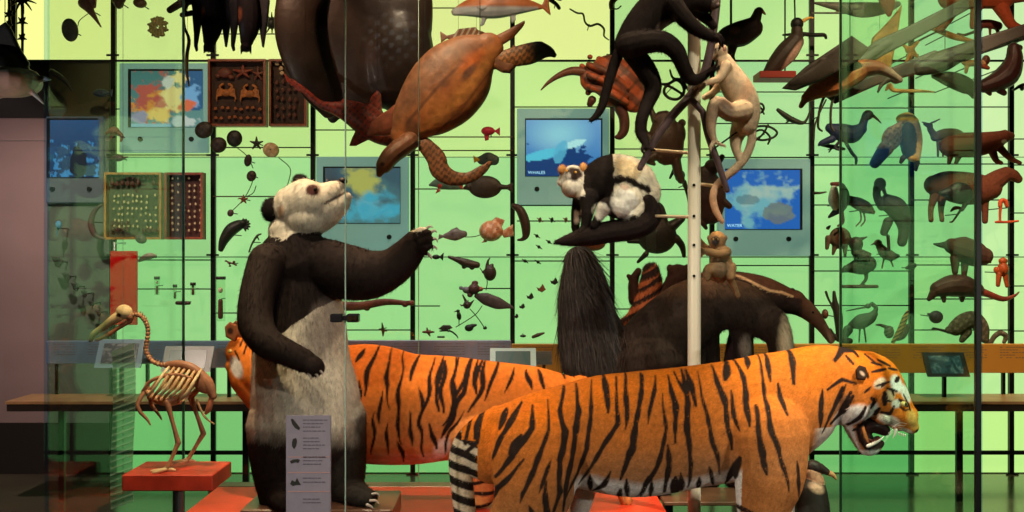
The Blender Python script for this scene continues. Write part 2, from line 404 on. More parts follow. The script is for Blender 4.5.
# ---- bench rail
bm = mat('bench_edge', (.03, .022, .018), .45); bt = mat('bench_oak', (.42, .24, .11), .4, noise=.25, nscale=6)
YB = 7.8; bx0, bx1 = X_(5, YB), 5.2
bench = empty('reading_rail', (0, 8.0, 0)); tag(bench, 'long low brown wooden rail running along in front of the glowing wall', 'bench')
MB().box(bx0, bx1, YB, 8.24, Z_(403.2, YB)-.008, Z_(403.2, YB)+.012).build('top_board', bt, bench)
MB().box(bx0+.01, bx1, YB+.004, 8.22, Z_(411.5, YB), Z_(403.2, YB)-.008).build('apron', bm, bench)
for px in (62, 246, 500, 735, 959, 1150):
    x = X_(px, YB+.2); MB().bevbox(x-.022, x+.022, YB+.18, YB+.22, 0, Z_(411.5, YB), .003).build('leg', dm, bench)
# label rail behind it: lilac to the left, ochre to the right
YR = 8.2
def lrail(name, a, b_, yt, yb, m, label, posts):
    r = empty(name, (X_((a+b_)/2, YR), YR, 0)); tag(r, label, 'label rail')
    MB().bevbox(X_(a, YR), X_(b_, YR), YR, YR+.05, Z_(yb, YR), Z_(yt, YR), .004).build('board', m, r)
    tx = MB()
    for px in np.arange(a+8, b_-8, 3.1):
        for row in range(5):
            y = yt+3+row*2.6
            if y < yb-3 and int(px/3.1) % 14 < 10 and RNG.random() < .8: tx.box(X_(px, YR), X_(px+2.3, YR), YR-.0012, YR+.001, Z_(y+.6, YR), Z_(y, YR))
    if tx.V: tx.build('printed_lines', mat('print_grey', (.16, .13, .13), .7), r)['kind'] = 'stuff'
    for px in posts:
        x = X_(px, YR+.07); MB().box(x-.012, x+.012, YR+.004, YR+.03, Z_(403.2, YB)+.012, Z_(yb-1, YR)).build('post', dm, r)
    return r
lrail('label_rail', 46, 246, 341, 364, mat('label_bluegrey', (.16, .26, .36), .5), 'blue grey label board behind the bird skeleton', (60, 150, 240))
lrail('label_rail', 246.5, 511, 340.5, 363, mat('label_lilac', (.30, .30, .46), .5), 'lilac label board behind the panda and far tiger', (300, 400, 500))
lrail('label_rail', 511.5, 1160, 344, 373, mat('label_ochre', (.70, .33, .055), .45), 'long ochre label board behind the anteater and near tiger head', (560, 700, 850, 1000, 1120))
def text_desk(a, b_, y0, y1, fm, sm, label, lean=.12, Y=8.02, hold=None):
    r = empty('label_desk', (X_((a+b_)/2, Y), Y, Z_(403.2, YB)+.012)); tag(r, label, 'label panel', 'tilted picture labels on the rail' )
    del r['group']
    zt, zb = Z_(y0, Y), Z_(y1, Y); x0, x1 = X_(a, Y), X_(b_, Y)
    def slab(u0, u1, v0, v1, d0, d1, mt, nm):
        V = []
        for d in (d0, d1):
            for (u, v) in ((u0, v0), (u1, v0), (u1, v1), (u0, v1)):
                V.append((x0+(x1-x0)*u, Y-lean/2+lean*v+d, zb+(zt-zb)*v))
        MB().add(V, [(0,1,2,3),(7,6,5,4),(0,4,5,1),(1,5,6,2),(2,6,7,3),(3,7,4,0)]).build(nm, mt, r)
    slab(0, 1, 0, 1, 0, .02, fm, 'frame'); slab(.12, .88, .14, .86, -.004, 0, sm, 'picture')
    MB().box((x0+x1)/2-.012, (x0+x1)/2+.012, Y+.02, Y+.05, Z_(403.2, YB)+.012, (zt+zb)/2).build('stand', dm, r)
    return r
def picmat(name, cols, scale, e=.0, seed=0, rough=.3, warp=2.0):
    m, nt, out = nodes(name); b = nt.nodes.new('ShaderNodeBsdfPrincipled'); tc = nt.nodes.new('ShaderNodeTexCoord'); n = nt.nodes.new('ShaderNodeTexNoise')
    mp = nt.nodes.new('ShaderNodeMapping'); mp.inputs['Location'].default_value = (seed*3.7, 0, seed*1.3)
    n.inputs['Scale'].default_value = scale; n.inputs['Detail'].default_value = 6; n.inputs['Distortion'].default_value = warp
    r = nt.nodes.new('ShaderNodeValToRGB'); k = len(cols)
    for i, c in enumerate(cols):
        p = .3+.4*i/(k-1); e_ = r.color_ramp.elements[i] if i < 2 else r.color_ramp.elements.new(p)
    for i, e_ in enumerate(sorted(r.color_ramp.elements, key=lambda q: q.position)): pass
    els = r.color_ramp.elements
    for i in range(k): els[i].position = .3+.4*i/(k-1); els[i].color = (*cols[i], 1)
    nt.links.new(tc.outputs['Object'], mp.inputs[0]); nt.links.new(mp.outputs[0], n.inputs[0]); nt.links.new(n.outputs['Fac'], r.inputs['Fac'])
    b.inputs['Roughness'].default_value = rough
    if e: b.inputs['Base Color'].default_value = (.02, .02, .02, 1); nt.links.new(r.outputs[0], b.inputs['Emission Color']); b.inputs['Emission Strength'].default_value = e
    else: nt.links.new(r.outputs[0], b.inputs['Base Color'])
    nt.links.new(b.outputs[0], out.inputs[0]); return m
fb = mat('frame_blue', (.16, .27, .36), .4); fg = mat('frame_grey', (.30, .32, .28), .4); fw = mat('frame_pale', (.6, .75, .66), .35); dk = mat('picture_dark', (.02, .03, .03), .3)
text_desk(97, 143, 340, 367, fb, picmat('pic_feathers', [(.02,.03,.04), (.05,.07,.08), (.3,.3,.3)], 14, seed=1), 'blue framed tilted picture label behind the neck of the bird skeleton')
text_desk(163, 212, 347, 371, fg, mat('picture_green', (.05, .11, .09), .3), 'grey framed tilted label with dark green picture right of the skeleton neck')
text_desk(213, 243, 349, 367, bm, dk, 'small dark tilted label close to the left side of the panda')
text_desk(490, 536, 349, 367, fw, mat('picture_green', (.05, .11, .09), .3), 'pale green framed tilted label above the far tiger hindquarters')
text_desk(536, 552, 352, 364, bm, dk, 'small black tilted label right of the pale green framed one')
text_desk(925, 967, 353, 376, mat('frame_black', (.02, .03, .035), .3), picmat('pic_blue', [(.01,.03,.05), (.03,.12,.2), (.25,.4,.45)], 9, seed=4), 'black tilted label with blue picture on the ochre board beyond the tiger head')

# ---- monitor bays
mp_ = mat('bay_panel', (.18, .32, .28), .5, emit=(.22, .42, .34), estr=.55)
mpd = mat('bay_panel_dark', (.10, .12, .12), .5, emit=(.05, .07, .09), estr=.5)
def text(body, px, py, Y, size, m, parent, name='caption'):
    c = bpy.data.curves.new(name, 'FONT'); c.body = body; c.size = size; c.extrude = .001
    o = bpy.data.objects.new(name+'_tmp', c); COL.objects.link(o); dg = bpy.context.evaluated_depsgraph_get(); dg.update()
    me = bpy.data.meshes.new_from_object(o.evaluated_get(dg)); bpy.data.objects.remove(o)
    me.materials.clear(); me.materials.append(m)
    R = Matrix.Rotation(math.pi/2, 4, 'X'); me.transform(R); me.transform(Matrix.Translation(P(px, py, Y)-world_loc(parent)))
    q = bpy.data.objects.new(name, me); return link(q, parent)
def picture(kind, a, b_, y0, y1, Y, parent):
    """the moving picture on a screen: forms drawn in the display itself, a grid of coloured cells"""
    nx, nz = 64, 42; V = []; Fc = []; C = []
    for j in range(nz+1):
        for i in range(nx+1):
            u, v = i/nx, j/nz
            V.append(tuple(P(a+(b_-a)*u, y0+(y1-y0)*v, Y))); C.append(kind(u, v))
    for j in range(nz):
        for i in range(nx): Fc.append((j*(nx+1)+i, (j+1)*(nx+1)+i, (j+1)*(nx+1)+i+1, j*(nx+1)+i+1))
    if 'screen' not in MATS:
        m, nt, out = nodes('screen'); b = nt.nodes.new('ShaderNodeBsdfPrincipled'); at = nt.nodes.new('ShaderNodeAttribute'); at.attribute_name = 'Col'
        b.inputs['Base Color'].default_value = (.01, .01, .01, 1); b.inputs['Roughness'].default_value = .25
        nt.links.new(at.outputs[0], b.inputs['Emission Color']); b.inputs['Emission Strength'].default_value = 1.0; nt.links.new(b.outputs[0], out.inputs[0]); MATS['screen'] = m
    return mk('screen', V, Fc, MATS['screen'], parent, False, np.array(C))
def nz(u, v, f, s=0):
    from mathutils import noise
    return noise.fractal(Vector((u*f+s*7.1, v*f-s*3.3, s*1.7)), .8, 2.1, 4)
def mixc(a, b_, t): t = min(1, max(0, t)); return tuple(x*(1-t)+y*t for x, y in zip(a, b_))
def blob2(u, v, cu, cv, ru, rv, ang=0):
    c, s_ = math.cos(ang), math.sin(ang); du, dv = u-cu, v-cv; x = (du*c+dv*s_)/ru; y = (-du*s_+dv*c)/rv; return 1-math.sqrt(x*x+y*y)
def pic_coral(u, v):
    n = nz(u, v, 3, 1); n2 = nz(u, v, 6, 4); c = mixc((.07, .18, .16), (.12, .26, .24), v)
    if blob2(u, v, .92, .2, .25, .5)+n*.2 > 0: c = (.03, .10, .20)
    t = blob2(u, v, .36, .52, .42, .50)+n2*.95; c = mixc(c, (.50, .10, .07), t*4)
    c = mixc(c, (.72, .28, .05), min(1, max(0, nz(u, v, 5, 2)*3+.1)) if t > .05 and v > .35 else 0)
    y = blob2(u, v, .60, .42, .2, .36)+n2*.95; c = mixc(c, (.80, .60, .22), y*4)
    y = blob2(u, v, .40, .80, .22, .14)+n2*.7; c = mixc(c, (.80, .50, .12), y*4)
    y = blob2(u, v, .50, .22, .1, .13)+n2*.7; c = mixc(c, (.62, .62, .50), y*4)
    y = blob2(u, v, .84, .50, .13, .3)+n2*.7; c = mixc(c, (.16, .35, .55), y*4)
    y = blob2(u, v, .80, .64, .12, .12)+n2*.7; c = mixc(c, (.62, .14, .06), y*4)
    y = blob2(u, v, .10, .82, .12, .12)+n2*.7; c = mixc(c, (.35, .32, .40), y*4)
    y = blob2(u, v, .72, .88, .22, .12)+n2*.7; c = mixc(c, (.50, .55, .50), y*4)
    if v > .93 and u < .55: c = (.25, .45, .50)
    return c
def pic_whale(u, v):
    c = mixc((.16, .36, .62), (.03, .19, .50), v*1.1); c = mixc(c, (.28, .62, .72), blob2(u, v, .45, .25, .5, .45)*1.2)
    n = nz(u, v, 4, 2)*.25
    if v > .78-.34*u+n*.4 and u < .45 or v > .62+n+.15*math.sin(u*8): c = (.01, .05, .18)
    if blob2(u, v, .22, .62, .24, .09, -.35)+n*.5 > 0: c = (.10, .55, .72)
    if blob2(u, v, .66, .42, .16, .06, -.45)+n*.5 > 0: c = (.45, .80, .80)
    if blob2(u, v, .46, .58, .08, .2, .2)+n > 0: c = mixc(c, (.1, .45, .65), .8)
    return c
def pic_turtle(u, v):
    n = nz(u, v, 3.5, 4); c = (.02, .13, .48)
    t = blob2(u, v, .45, .45, .5, .42)+n*.6; c = mixc(c, (.16, .42, .48), t*3.5)
    t2 = nz(u, v, 2.6, 9); c = mixc(c, (.36, .50, .44), min(max(t*3, 0), 1)*min(1, max(0, .55+t2*1.6)))
    if blob2(u, v, .7, .72, .2, .2)+n*.3 > 0: c = mixc(c, (.16, .18, .14), .8)
    if blob2(u, v, .3, .5, .16, .08)+n*.2 > 0: c = mixc(c, (.1, .18, .2), .7)
    return c
def pic_reef(u, v):
    n = nz(u, v, 3, 6); n2 = nz(u, v, 7, 2); c = mixc((.05, .10, .13), (.08, .20, .20), v+n*.5)
    c = mixc(c, (.42, .42, .10), (blob2(u, v, .48, .28, .26, .36)+n*.5+n2*.3)*1.8)
    c = mixc(c, (.06, .36, .48), (blob2(u, v, .60, .74, .45, .3)+n*.6+n2*.3)*1.8)
    c = mixc(c, (.05, .05, .05), (blob2(u, v, .06, .5, .22, .6)+n*.3)*2); return c
def pic_bears(u, v):
    n = nz(u, v, 6, 3); c = mixc((.035, .09, .22), (.02, .05, .12), v*1.2)
    if nz(u, v, 8, 5) > .27 and v > .35: c = (.06, .25, .55)
    if blob2(u, v, .58, .75, .18, .28)+n*.3 > 0: c = (.015, .02, .035)
    return c
capm = mat('caption_glow', (.3, .6, .9), .5, emit=(.35, .75, .95), estr=1)
def bay(a, b_, y0, y1, scr, kind, label, cap=None, pm=None, buttons=()):
    Y = 8.97; r = empty('video_monitor', (X_((a+b_)/2, 8.9), 8.93, Z_(y1, Y))); tag(r, label, 'monitor')
    MB().bevbox(X_(a, Y), X_(b_, Y), 8.93, 8.995, Z_(y1, Y), Z_(y0, Y), .006).build('panel', pm or mp_, r)
    s0, s1, t0, t1 = scr
    MB().box(X_(s0-1, Y), X_(s1+1, Y), 8.922, 8.931, Z_(t1+1, Y), Z_(t0-1, Y)).build('bezel', dk, r)
    picture(kind, s0, s1, t0, t1, 8.92, r)
    if cap: text(cap, s0+2, t1-2, 8.918, .036, capm, r)
    for (bx, by) in buttons:
        c = P(bx, by, 8.92); MB().tube([(c.x, 8.916, c.z), (c.x, 8.934, c.z)], [.019, .022], 14).build('speaker_hole', dk, r)
bay(121, 209, 64, 153, (131, 203, 71, 127), pic_coral, 'video monitor showing orange and white coral, left of the dark crab case', None, mp_, ((140, 139), (191, 139)))
bay(317, 409, 157, 251, (325, 400, 168, 223), pic_reef, 'video monitor showing yellow and turquoise underwater scene behind the panda head', None, mp_, ((389, 237),))
bay(517, 609, 109, 205, (526, 601, 120, 176), pic_whale, 'video monitor showing a blue underwater scene above the lemur head', 'WHALES', mp_, ((537, 189), (590, 189)))
bay(717, 809, 159, 256, (725, 800, 170, 229), pic_turtle, 'video monitor showing a pale mottled shape on blue, right of the pole', 'WATER', mp_, ((736, 239), (789, 239)))
bay(48, 105, 117, 203, (50, 99, 120, 177), pic_bears, 'dim dark blue video monitor at the far left behind the glass', None, mpd, ((52, 189), (89, 189)))
# red banner
rb = empty('red_banner', (X_(123.5, 8.7), 8.7, Z_(324, 8.7))); tag(rb, 'plain bright red upright banner behind the skeleton bird skull', 'banner')
MB().bevbox(X_(110, 8.7), X_(137, 8.7), 8.7, 8.72, Z_(325, 8.7), Z_(251, 8.7), .003).build('sheet', mat('banner_red', (.62, .004, .004), .7, spec=.15), rb)
MB().tube([P(114, 254, 8.71), P(114, 243, 8.75), Vector((X_(114, 8.75), WALL_Y-.001, Z_(243, 8.75)))], .012, 8).build('hook', mat('chrome', (.6, .6, .62), .2, 1), rb)

# ================================================================= THE GLASS CASE
GX, GF, GB, GT = 1.8, 4.25, 6.0, 4.3
case = empty('glass_case', (0, (GF+GB)/2, 0)); tag(case, 'room-sized clear glass display case enclosing the panda and tigers', 'display case')
for (x0, x1) in ((-GX+.012, -.646), (-.642, GX-.012)):
    MB().box(x0, x1, GF, GF+.010, .12, GT).build('front_pane', GLASS, case)
for (x0, x1) in ((-GX+.012, -.512), (-.508, GX-.012)): MB().box(x0, x1, GB, GB+.010, .12, GT).build('back_pane', GLASS, case)
MB().box(-GX, -GX+.010, GF+.012, GB-.002, .12, GT).build('side_pane', GLASS_SIDE, case)
MB().box(GX-.010, GX, GF+.012, GB-.002, .12, GT).build('side_pane', GLASS_RIGHT, case)
edge = glassmat('glass_edge', (.75, .88, 1.0), 1.0); seam = mat('seam_silicone', (.35, .5, .42), .2)
MB().bevbox(-GX-.008, -GX+.009, GF-.004, GF+.012, .12, GT, .002).build('corner_strip', edge, case)
MB().bevbox(GX-.010, GX+.012, GF-.006, GF+.014, .12, GT, .002).build('corner_post', dm, case)
MB().bevbox(GX+.012, GX+.016, GF-.006, GF+.014, .12, GT, .001).build('corner_strip', edge, case)
MB().box(-.646, -.642, GF-.001, GF+.011, .12, GT).build('seam', seam, case)
MB().box(-.512, -.508, GB-.001, GB+.011, .12, GT).build('seam', seam, case)
for sx in (-1, 1): MB().box(sx*GX-(.012 if sx > 0 else 0), sx*GX+(.012 if sx < 0 else 0), GB, GB+.012, .12, GT).build('corner_strip', mat('edge_thin', (.10, .2, .17), .2), case)
ch = MATS['chrome']
cl = MB(); c = P(345, 318, GF)
cl.bevbox(c.x-.055, c.x-.008, GF-.02, GF+.03, c.z-.016, c.z+.016, .004); cl.bevbox(c.x+.008, c.x+.055, GF-.02, GF+.03, c.z-.016, c.z+.016, .004); cl.bevbox(c.x-.02, c.x+.02, GF-.012, GF+.02, c.z-.009, c.z+.009, .002)
cb = cl.build('clamp', mat('clamp_dark', (.03, .03, .035), .3, .6), case)
MB().tube([(c.x+.024, GF-.032, c.z), (c.x+.024, GF-.015, c.z)], .011, 14).tube([(c.x+.042, GF-.030, c.z), (c.x+.042, GF-.015, c.z)], .009, 14).build('bolt', mat('brass_bolt', (.8, .5, .25), .2, 1), cb)
MB().bevbox(-GX-.03, GX+.03, GF-.03, GB+.04, 0, .12, .01).build('base', mat('base_dark', (.03, .02, .015), .4), case)
# red topped deck with a brown rear ledge
red = mat('deck_red', (.72, .055, .02), .5, noise=.12, nscale=8); wood = mat('ledge_wood', (.16, .07, .04), .35, noise=.3, nscale=7)
dkx0, dkx1 = -1.57, .745
deck = empty('display_deck', ((dkx0+dkx1)/2, 5.4, .12)); tag(deck, 'wide red topped deck under the panda and the far tiger', 'deck')
MB().bevbox(dkx0, dkx1, 4.86, 5.86, .50, .55, .004).build('red_top', red, deck)
MB().bevbox(dkx0-.05, 1.0, 5.862, 5.98, .48, .552, .004).build('wooden_ledge', wood, deck)
MB().box(dkx0+.03, dkx1-.03, 4.89, 5.84, .12, .50).build('carcass', mat('carcass_dark', (.05, .02, .015), .6), deck)
tp = empty('tiger_plinth', (.6, 4.8, .12)); tag(tp, 'low brown plinth below the roaring tiger in front', 'plinth')
MB().bevbox(-.5, 1.5, 4.50, 5.03, .50, .55, .004).build('wood_top', wood, tp); MB().box(-.45, 1.45, 4.53, 5.0, .12, .50).build('carcass', MATS['carcass_dark'], tp)
pb = empty('panda_base', (X_(305, 5.12), 5.1, .55)); tag(pb, 'flat dark brown wooden base board directly under the panda feet', 'base board')
MB().bevbox(X_(240, 4.92), X_(392, 4.92), 4.92, 5.33, .551, .645, .006).build('board', wood, pb)
ap = empty('anteater_plinth', (1.15, 5.7, .12)); tag(ap, 'narrow brown board under the anteaters, mostly hidden by the front tiger', 'plinth')
MB().bevbox(.76, 1.5, 5.50, 5.85, .53, .55, .004).build('board', wood, ap)
for x in (.8, 1.46): MB().box(x-.02, x+.02, 5.6, 5.7, .12, .53).build('leg', dm, ap)
# skeleton block
bw = empty('skeleton_block', (-1.49, 4.9, .12)); tag(bw, 'thick red square block on a grey post carrying the bird skeleton', 'pedestal')
MB().bevbox(-1.686, -1.293, 4.75, 5.07, .764, .834, .004).build('block', mat('block_red', (.62, .05, .025), .45, noise=.25, nscale=12), bw)
MB().tube([(-1.49, 4.91, .12), (-1.49, 4.91, .764)], .024, 14).build('post', mat('post_grey', (.25, .27, .28), .35, .7), bw)
# printed label panel hanging at the front pane
lp = empty('species_panel', (X_(309, 4.30), 4.30, Z_(512, 4.3)-.1)); tag(lp, 'lilac grey upright label panel with black animal silhouettes in front of the panda legs', 'label panel')
MB().bevbox(X_(286.5, 4.3), X_(331.5, 4.3), 4.29, 4.296, Z_(530, 4.3), Z_(415, 4.3), .0015).build('sheet', mat('sheet_lilac', (.30, .26, .33), .5, noise=.06, nscale=30), lp)
MB().box(X_(305, 4.3), X_(313, 4.3), 4.296, 4.31, .12, Z_(500, 4.3)).build('stand', dm, lp)
tx = MB()
for (y, n_) in ((420, 1), (423.5, 1), (427, 1), (431, 1), (438, 1), (441.5, 1), (445, 1), (448.5, 1), (457, 1), (460.5, 1), (464, 1), (478, 1), (482, 1), (499, 1), (502.5, 1)):
    x = 303.0
    while x < 327-RNG.uniform(0, 10):
        w = RNG.uniform(1.5, 4.5); tx.box(X_(x, 4.29), X_(x+w, 4.29), 4.2888, 4.2905, Z_(y+.55, 4.29), Z_(y-.4, 4.29)); x += w+.8
tx.build('printed_lines', mat('print_dark', (.12, .10, .14), .6), lp)['kind'] = 'stuff'
for y, rc in ((457, .5), (472.5, .55), (491.5, .5)): MB().box(X_(288, 4.29), X_(330, 4.29), 4.2888, 4.2905, Z_(y+.4, 4.29), Z_(y-.4, 4.29)).build('rule_line', mat('print_rose', (.55, .3, .28), .5), lp)
ink = mat('print_black', (.02, .02, .015), .6)
def flat(out, nm='silhouette'):
    V = [(X_(x, 4.289), y_, Z_(y, 4.289)) for y_ in (4.2884, 4.2902) for (x, y) in out]; n = len(out)
    MB().add(V, [tuple(range(n)), tuple(range(2*n-1, n-1, -1))]+[(i, n+i, n+(i+1)%n, (i+1)%n) for i in range(n)]).build(nm, ink, lp)
flat([(291, 419), (293, 419), (297, 424), (300, 428), (299, 430), (295, 428), (292, 424)])
flat([(293, 439), (296, 438), (297, 441), (296, 446), (294, 449), (292, 446), (292, 442)])
flat([(290, 461), (293, 459.5), (298, 459), (300, 460), (298, 463), (296, 462), (293, 463), (291, 463.5)])
flat([(290, 484), (292, 480), (295, 482), (297, 478), (299, 482), (301, 485), (296, 485), (293, 486)])
# streaks reflected in the glass, modelled as a pale stack of thin slats
vs_ = empty('reflection_streaks', (X_(122, 5.3), 5.3, Z_(505, 5.3))); tag(vs_, 'faint stack of slanted pale slats standing in for a glass reflection left of the bird skeleton', 'reflection')
gv = MB()
vm, nt_, out_ = nodes('streak_frosted'); t_ = nt_.nodes.new('ShaderNodeBsdfTransparent'); d_ = nt_.nodes.new('ShaderNodeBsdfTranslucent'); d_.inputs[0].default_value = (.7, .85, .8, 1); x_ = nt_.nodes.new('ShaderNodeMixShader'); x_.inputs[0].default_value = .45
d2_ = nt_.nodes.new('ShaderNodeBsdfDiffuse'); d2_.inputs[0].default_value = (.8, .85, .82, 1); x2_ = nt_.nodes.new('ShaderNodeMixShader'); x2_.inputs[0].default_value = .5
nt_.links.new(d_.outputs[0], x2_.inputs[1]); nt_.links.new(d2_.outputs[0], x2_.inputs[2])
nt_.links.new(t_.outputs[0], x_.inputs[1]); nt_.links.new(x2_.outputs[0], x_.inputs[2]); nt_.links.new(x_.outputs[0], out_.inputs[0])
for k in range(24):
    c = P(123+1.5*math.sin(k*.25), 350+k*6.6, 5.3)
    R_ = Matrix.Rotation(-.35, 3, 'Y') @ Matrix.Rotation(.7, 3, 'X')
    MB().rbox(c, (.115, .045, .003), R_).build('reflection_streak', vm, vs_)
MB().tube([P(123, 345, 5.3), Vector((P(123, 345, 5.3).x, 5.3, CEIL-.002))], .001, 5).tube([P(123, 345, 5.3), P(123, 505, 5.3)], .0012, 5).build('hanging_wire', dm, vs_)
# white pole with rungs and a branch
Yp = 5.2
pole = empty('climbing_pole', (X_(694, Yp), Yp, .55)); tag(pole, 'tall white metal pole with side rungs between the monkeys', 'pole')
wh = mat('pole_white', (.85, .80, .66), .35)
MB().tube([(X_(694.2, Yp), Yp, 0.12), (X_(694.2, Yp), Yp, CEIL-.002)], .031, 20).build('shaft', wh, pole)
for (x0, y0, x1, y1) in ((643, 149, 690, 153), (655, 216, 690, 217), (698, 184, 727, 187)):
    MB().tube([P(x0, y0, Yp), P(x1, y1, Yp)], .008, 10).build('rung', mat('rung_brass', (.8, .62, .42), .3, .6), pole)
for (x, y) in ((694, 185), (694, 216), (694, 245), (694, 276)): MB().tube([P(x, y, Yp-.036), P(x, y, Yp-.02)], .007, 8).build('bolt', dm, pole)
br = creature('climbing_branch', [T([(640,168,3),(655,140,4.2),(672,116,4.6),(690,96,4.6),(703,76,4.4),(711,45,4.2),(716,10,4),(718,-15,3.6)]), T([(703,112,3.2),(708,135,3.6),(717,160,3.4),(727,190,3)]), T([(690,98,3.6),(703,112,3.2)])],
    5.12, (.12, .075, .085), SKIN, .8, 1)
tag(br, 'bare purplish brown branch leaning across the white pole', 'branch')
MB().tube([P(712, 12, 5.12), Vector((P(712, 12, 5.12).x, 5.12, CEIL-.002))], .0015, 5).build('hanging_wire', dm, br)

# ================================================================= LIGHT
w = bpy.data.worlds.new('hall'); SC.world = w; w.use_nodes = True
w.node_tree.nodes['Background'].inputs[0].default_value = (.5, .42, .4, 1); w.node_tree.nodes['Background'].inputs[1].default_value = .02
def spot(name, loc, aim, power, col, size=60, blend=.6, r=.06):
    l = bpy.data.lights.new(name, 'SPOT'); l.energy = power; l.color = col; l.spot_size = math.radians(size); l.spot_blend = blend; l.shadow_soft_size = r
    o = bpy.data.objects.new(name, l); COL.objects.link(o); o.location = loc
    o.rotation_euler = (Vector(aim)-Vector(loc)).to_track_quat('-Z', 'Y').to_euler()
    return o
WARM = (1, .80, .56)
spot('spot_tiger_head', (2.6, 3.1, 4.3), (1.50, 4.7, 1.2), 900, (1, .86, .64), 22)
spot('spot_tiger_body', (-.4, 2.6, 4.4), (.4, 4.7, .95), 250, WARM, 46)
spot('fill_tiger_front', (4.6, 1.0, 1.9), (.7, 4.7, .85), 260, (1, .90, .80), 34)  # side fill added to brighten the near tiger from the right
spot('fill_tiger_flank', (-4.2, .8, 2.0), (.5, 4.7, .70), 430, (1, .88, .78), 26)  # second added side fill, lifts the flank and belly from the left
spot('spot_tiger_top', (.9, 5.2, 4.4), (.6, 4.7, 1.2), 260, (1, .72, .42), 45)
spot('spot_panda_head', (-1.55, 4.3, 4.4), (-1.0, 5.1, 1.95), 300, WARM, 24)
spot('spot_panda_rim', (-1.6, 5.7, 4.4), (-1.05, 5.1, 1.5), 110, (1, .62, .32), 30)
spot('spot_panda', (-.9, 1.6, 4.2), (-.95, 5.1, 1.0), 130, (1, .86, .72), 26)
spot('spot_skeleton', (-1.0, 4.0, 4.2), (-1.55, 4.9, 1.2), 480, (1, .74, .42), 24)
spot('spot_monkeys', (1.7, 3.2, 4.4), (.95, 5.1, 2.3), 210, (1, .84, .62), 30)
spot('spot_lemur', (.1, 4.0, 4.45), (.45, 5.3, 2.05), 170, WARM, 24)
spot('spot_anteater', (1.0, 4.9, 4.4), (1.0, 5.7, 1.4), 80, (1, .66, .40), 40)
spot('spot_turtle', (-1.0, 5.3, 4.45), (-.3, 6.7, 2.6), 330, (1, .68, .42), 30)
spot('spot_shark', (-2.0, 6.2, 4.45), (-1.0, 7.5, 2.5), 150, (1, .55, .35), 30)
spot('spot_far_tiger', (-.9, 5.35, 4.4), (-.2, 5.4, 1.2), 260, (1, .55, .28), 34)
spot('spot_shell', (1.2, 6.0, 4.4), (.7, 8.1, 2.8), 220, (1, .60, .33), 34)
spot('spot_right_wall', (3.0, 6.4, 4.45), (3.4, 8.8, 2.4), 150, (1, .62, .36), 76)
spot('spot_bird_right', (2.2, 6.2, 4.45), (2.4, 7.8, 3.0), 130, (1, .72, .45), 46)
spot('spot_rail', (3.0, 6.4, 4.4), (3.2, 8.2, .9), 330, (1, .80, .5), 66)
spot('spot_deck', (-.6, 5.3, 4.5), (-.4, 5.7, .5), 110, (1, .7, .45), 50)
spot('spot_cases', (-2.2, 6.6, 4.4), (-2.4, 8.8, 2.8), 110, (1, .66, .4), 60)
spot('fill_ray', (-5.0, 2.6, 1.2), (-3.0, 6.0, 2.7), 200, (1, .85, .75), 36)  # low fill added to light the hanging shark's belly
spot('spot_rail_left', (-3.2, 6.0, 4.3), (-3.6, 8.4, .8), 420, (1, .72, .6), 66)
spot('spot_pink_wall', (-4.6, 7.4, 4.3), (-4.6, 9, 2.2), 70, (1, .72, .66), 60)
spot('spot_specimens', (-.3, 5.9, 4.45), (-.3, 8.8, 1.9), 130, (1, .72, .5), 56)

spot('fill_rail_mid', (-.7, 7.75, 4.3), (-.7, 8.15, 1.0), 170, (1, .92, .9), 50)  # lamp added to brighten the lilac label board
cam = bpy.data.cameras.new('camera'); co = bpy.data.objects.new('camera', cam); COL.objects.link(co)
co.location = (0, 0, CZ); co.rotation_euler = (math.pi/2, 0, 0); cam.sensor_width = 36; cam.lens = F/1024*36; cam.clip_start = .05; cam.clip_end = 60
SC.camera = co
SC.view_settings.view_transform = 'Standard'; SC.view_settings.look = 'None'; SC.view_settings.gamma = 1; SC.view_settings.exposure = 0; SC.view_settings.use_curve_mapping = False
# ================================================================= LARGE ANIMALS
def ell(px, py, cx, cy, rx, ry, ang=0, soft=.25):
    c, s_ = math.cos(math.radians(ang)), math.sin(math.radians(ang)); x = ((px-cx)*c+(py-cy)*s_)/rx; y = (-(px-cx)*s_+(py-cy)*c)/ry
    return np.clip((1-np.hypot(x, y))/soft, 0, 1)
def lin(v, a, b_): return np.clip((v-a)/(b_-a), 0, 1)
def wob(px, py, f, a, s=0): return a*(np.sin(px*f+s)*np.cos(py*f*1.3+s*2)+.5*np.sin(px*f*2.3+py*f*1.9+s))
def c3(pts, X=430, Y=340, k=2.977): return [(X+x/k, Y+y/k) for x, y in pts]
STR = [c3(p) for p in [
 [(270,180),(235,230),(205,290)], [(305,185),(300,240),(250,315),(195,385)], [(350,168),(350,250),(310,350),(270,420),(262,450)], [(393,135),(385,200),(400,250),(375,330),(385,420),(360,480)],
 [(430,128),(440,200),(420,290),(405,380),(390,480)], [(482,115),(470,200),(462,300),(435,370),(395,450)], [(520,100),(520,200)], [(552,110),(545,230),(490,330),(440,420)],
 [(580,100),(575,190),(568,250)], [(625,100),(602,230),(592,300),(555,395)], [(660,100),(640,230)], [(700,100),(715,180),(715,280)], [(748,85),(752,220)],
 [(680,150),(688,250),(660,360),(630,430),(612,460)], [(692,290),(695,440)], [(575,395),(585,460)], [(530,370),(505,420),(480,440)], [(720,395),(730,455)], [(640,385),(622,460)],
 [(280,330),(200,420),(190,450)], [(340,390),(345,520)], [(290,460),(310,490)], [(225,200),(205,250)], [(160,215),(135,280)], [(350,330),(320,420)], [(270,260),(240,310)],
 [(220,250),(190,330)], [(650,400),(655,470)], [(560,430),(560,470)], [(470,390),(475,440)]]]
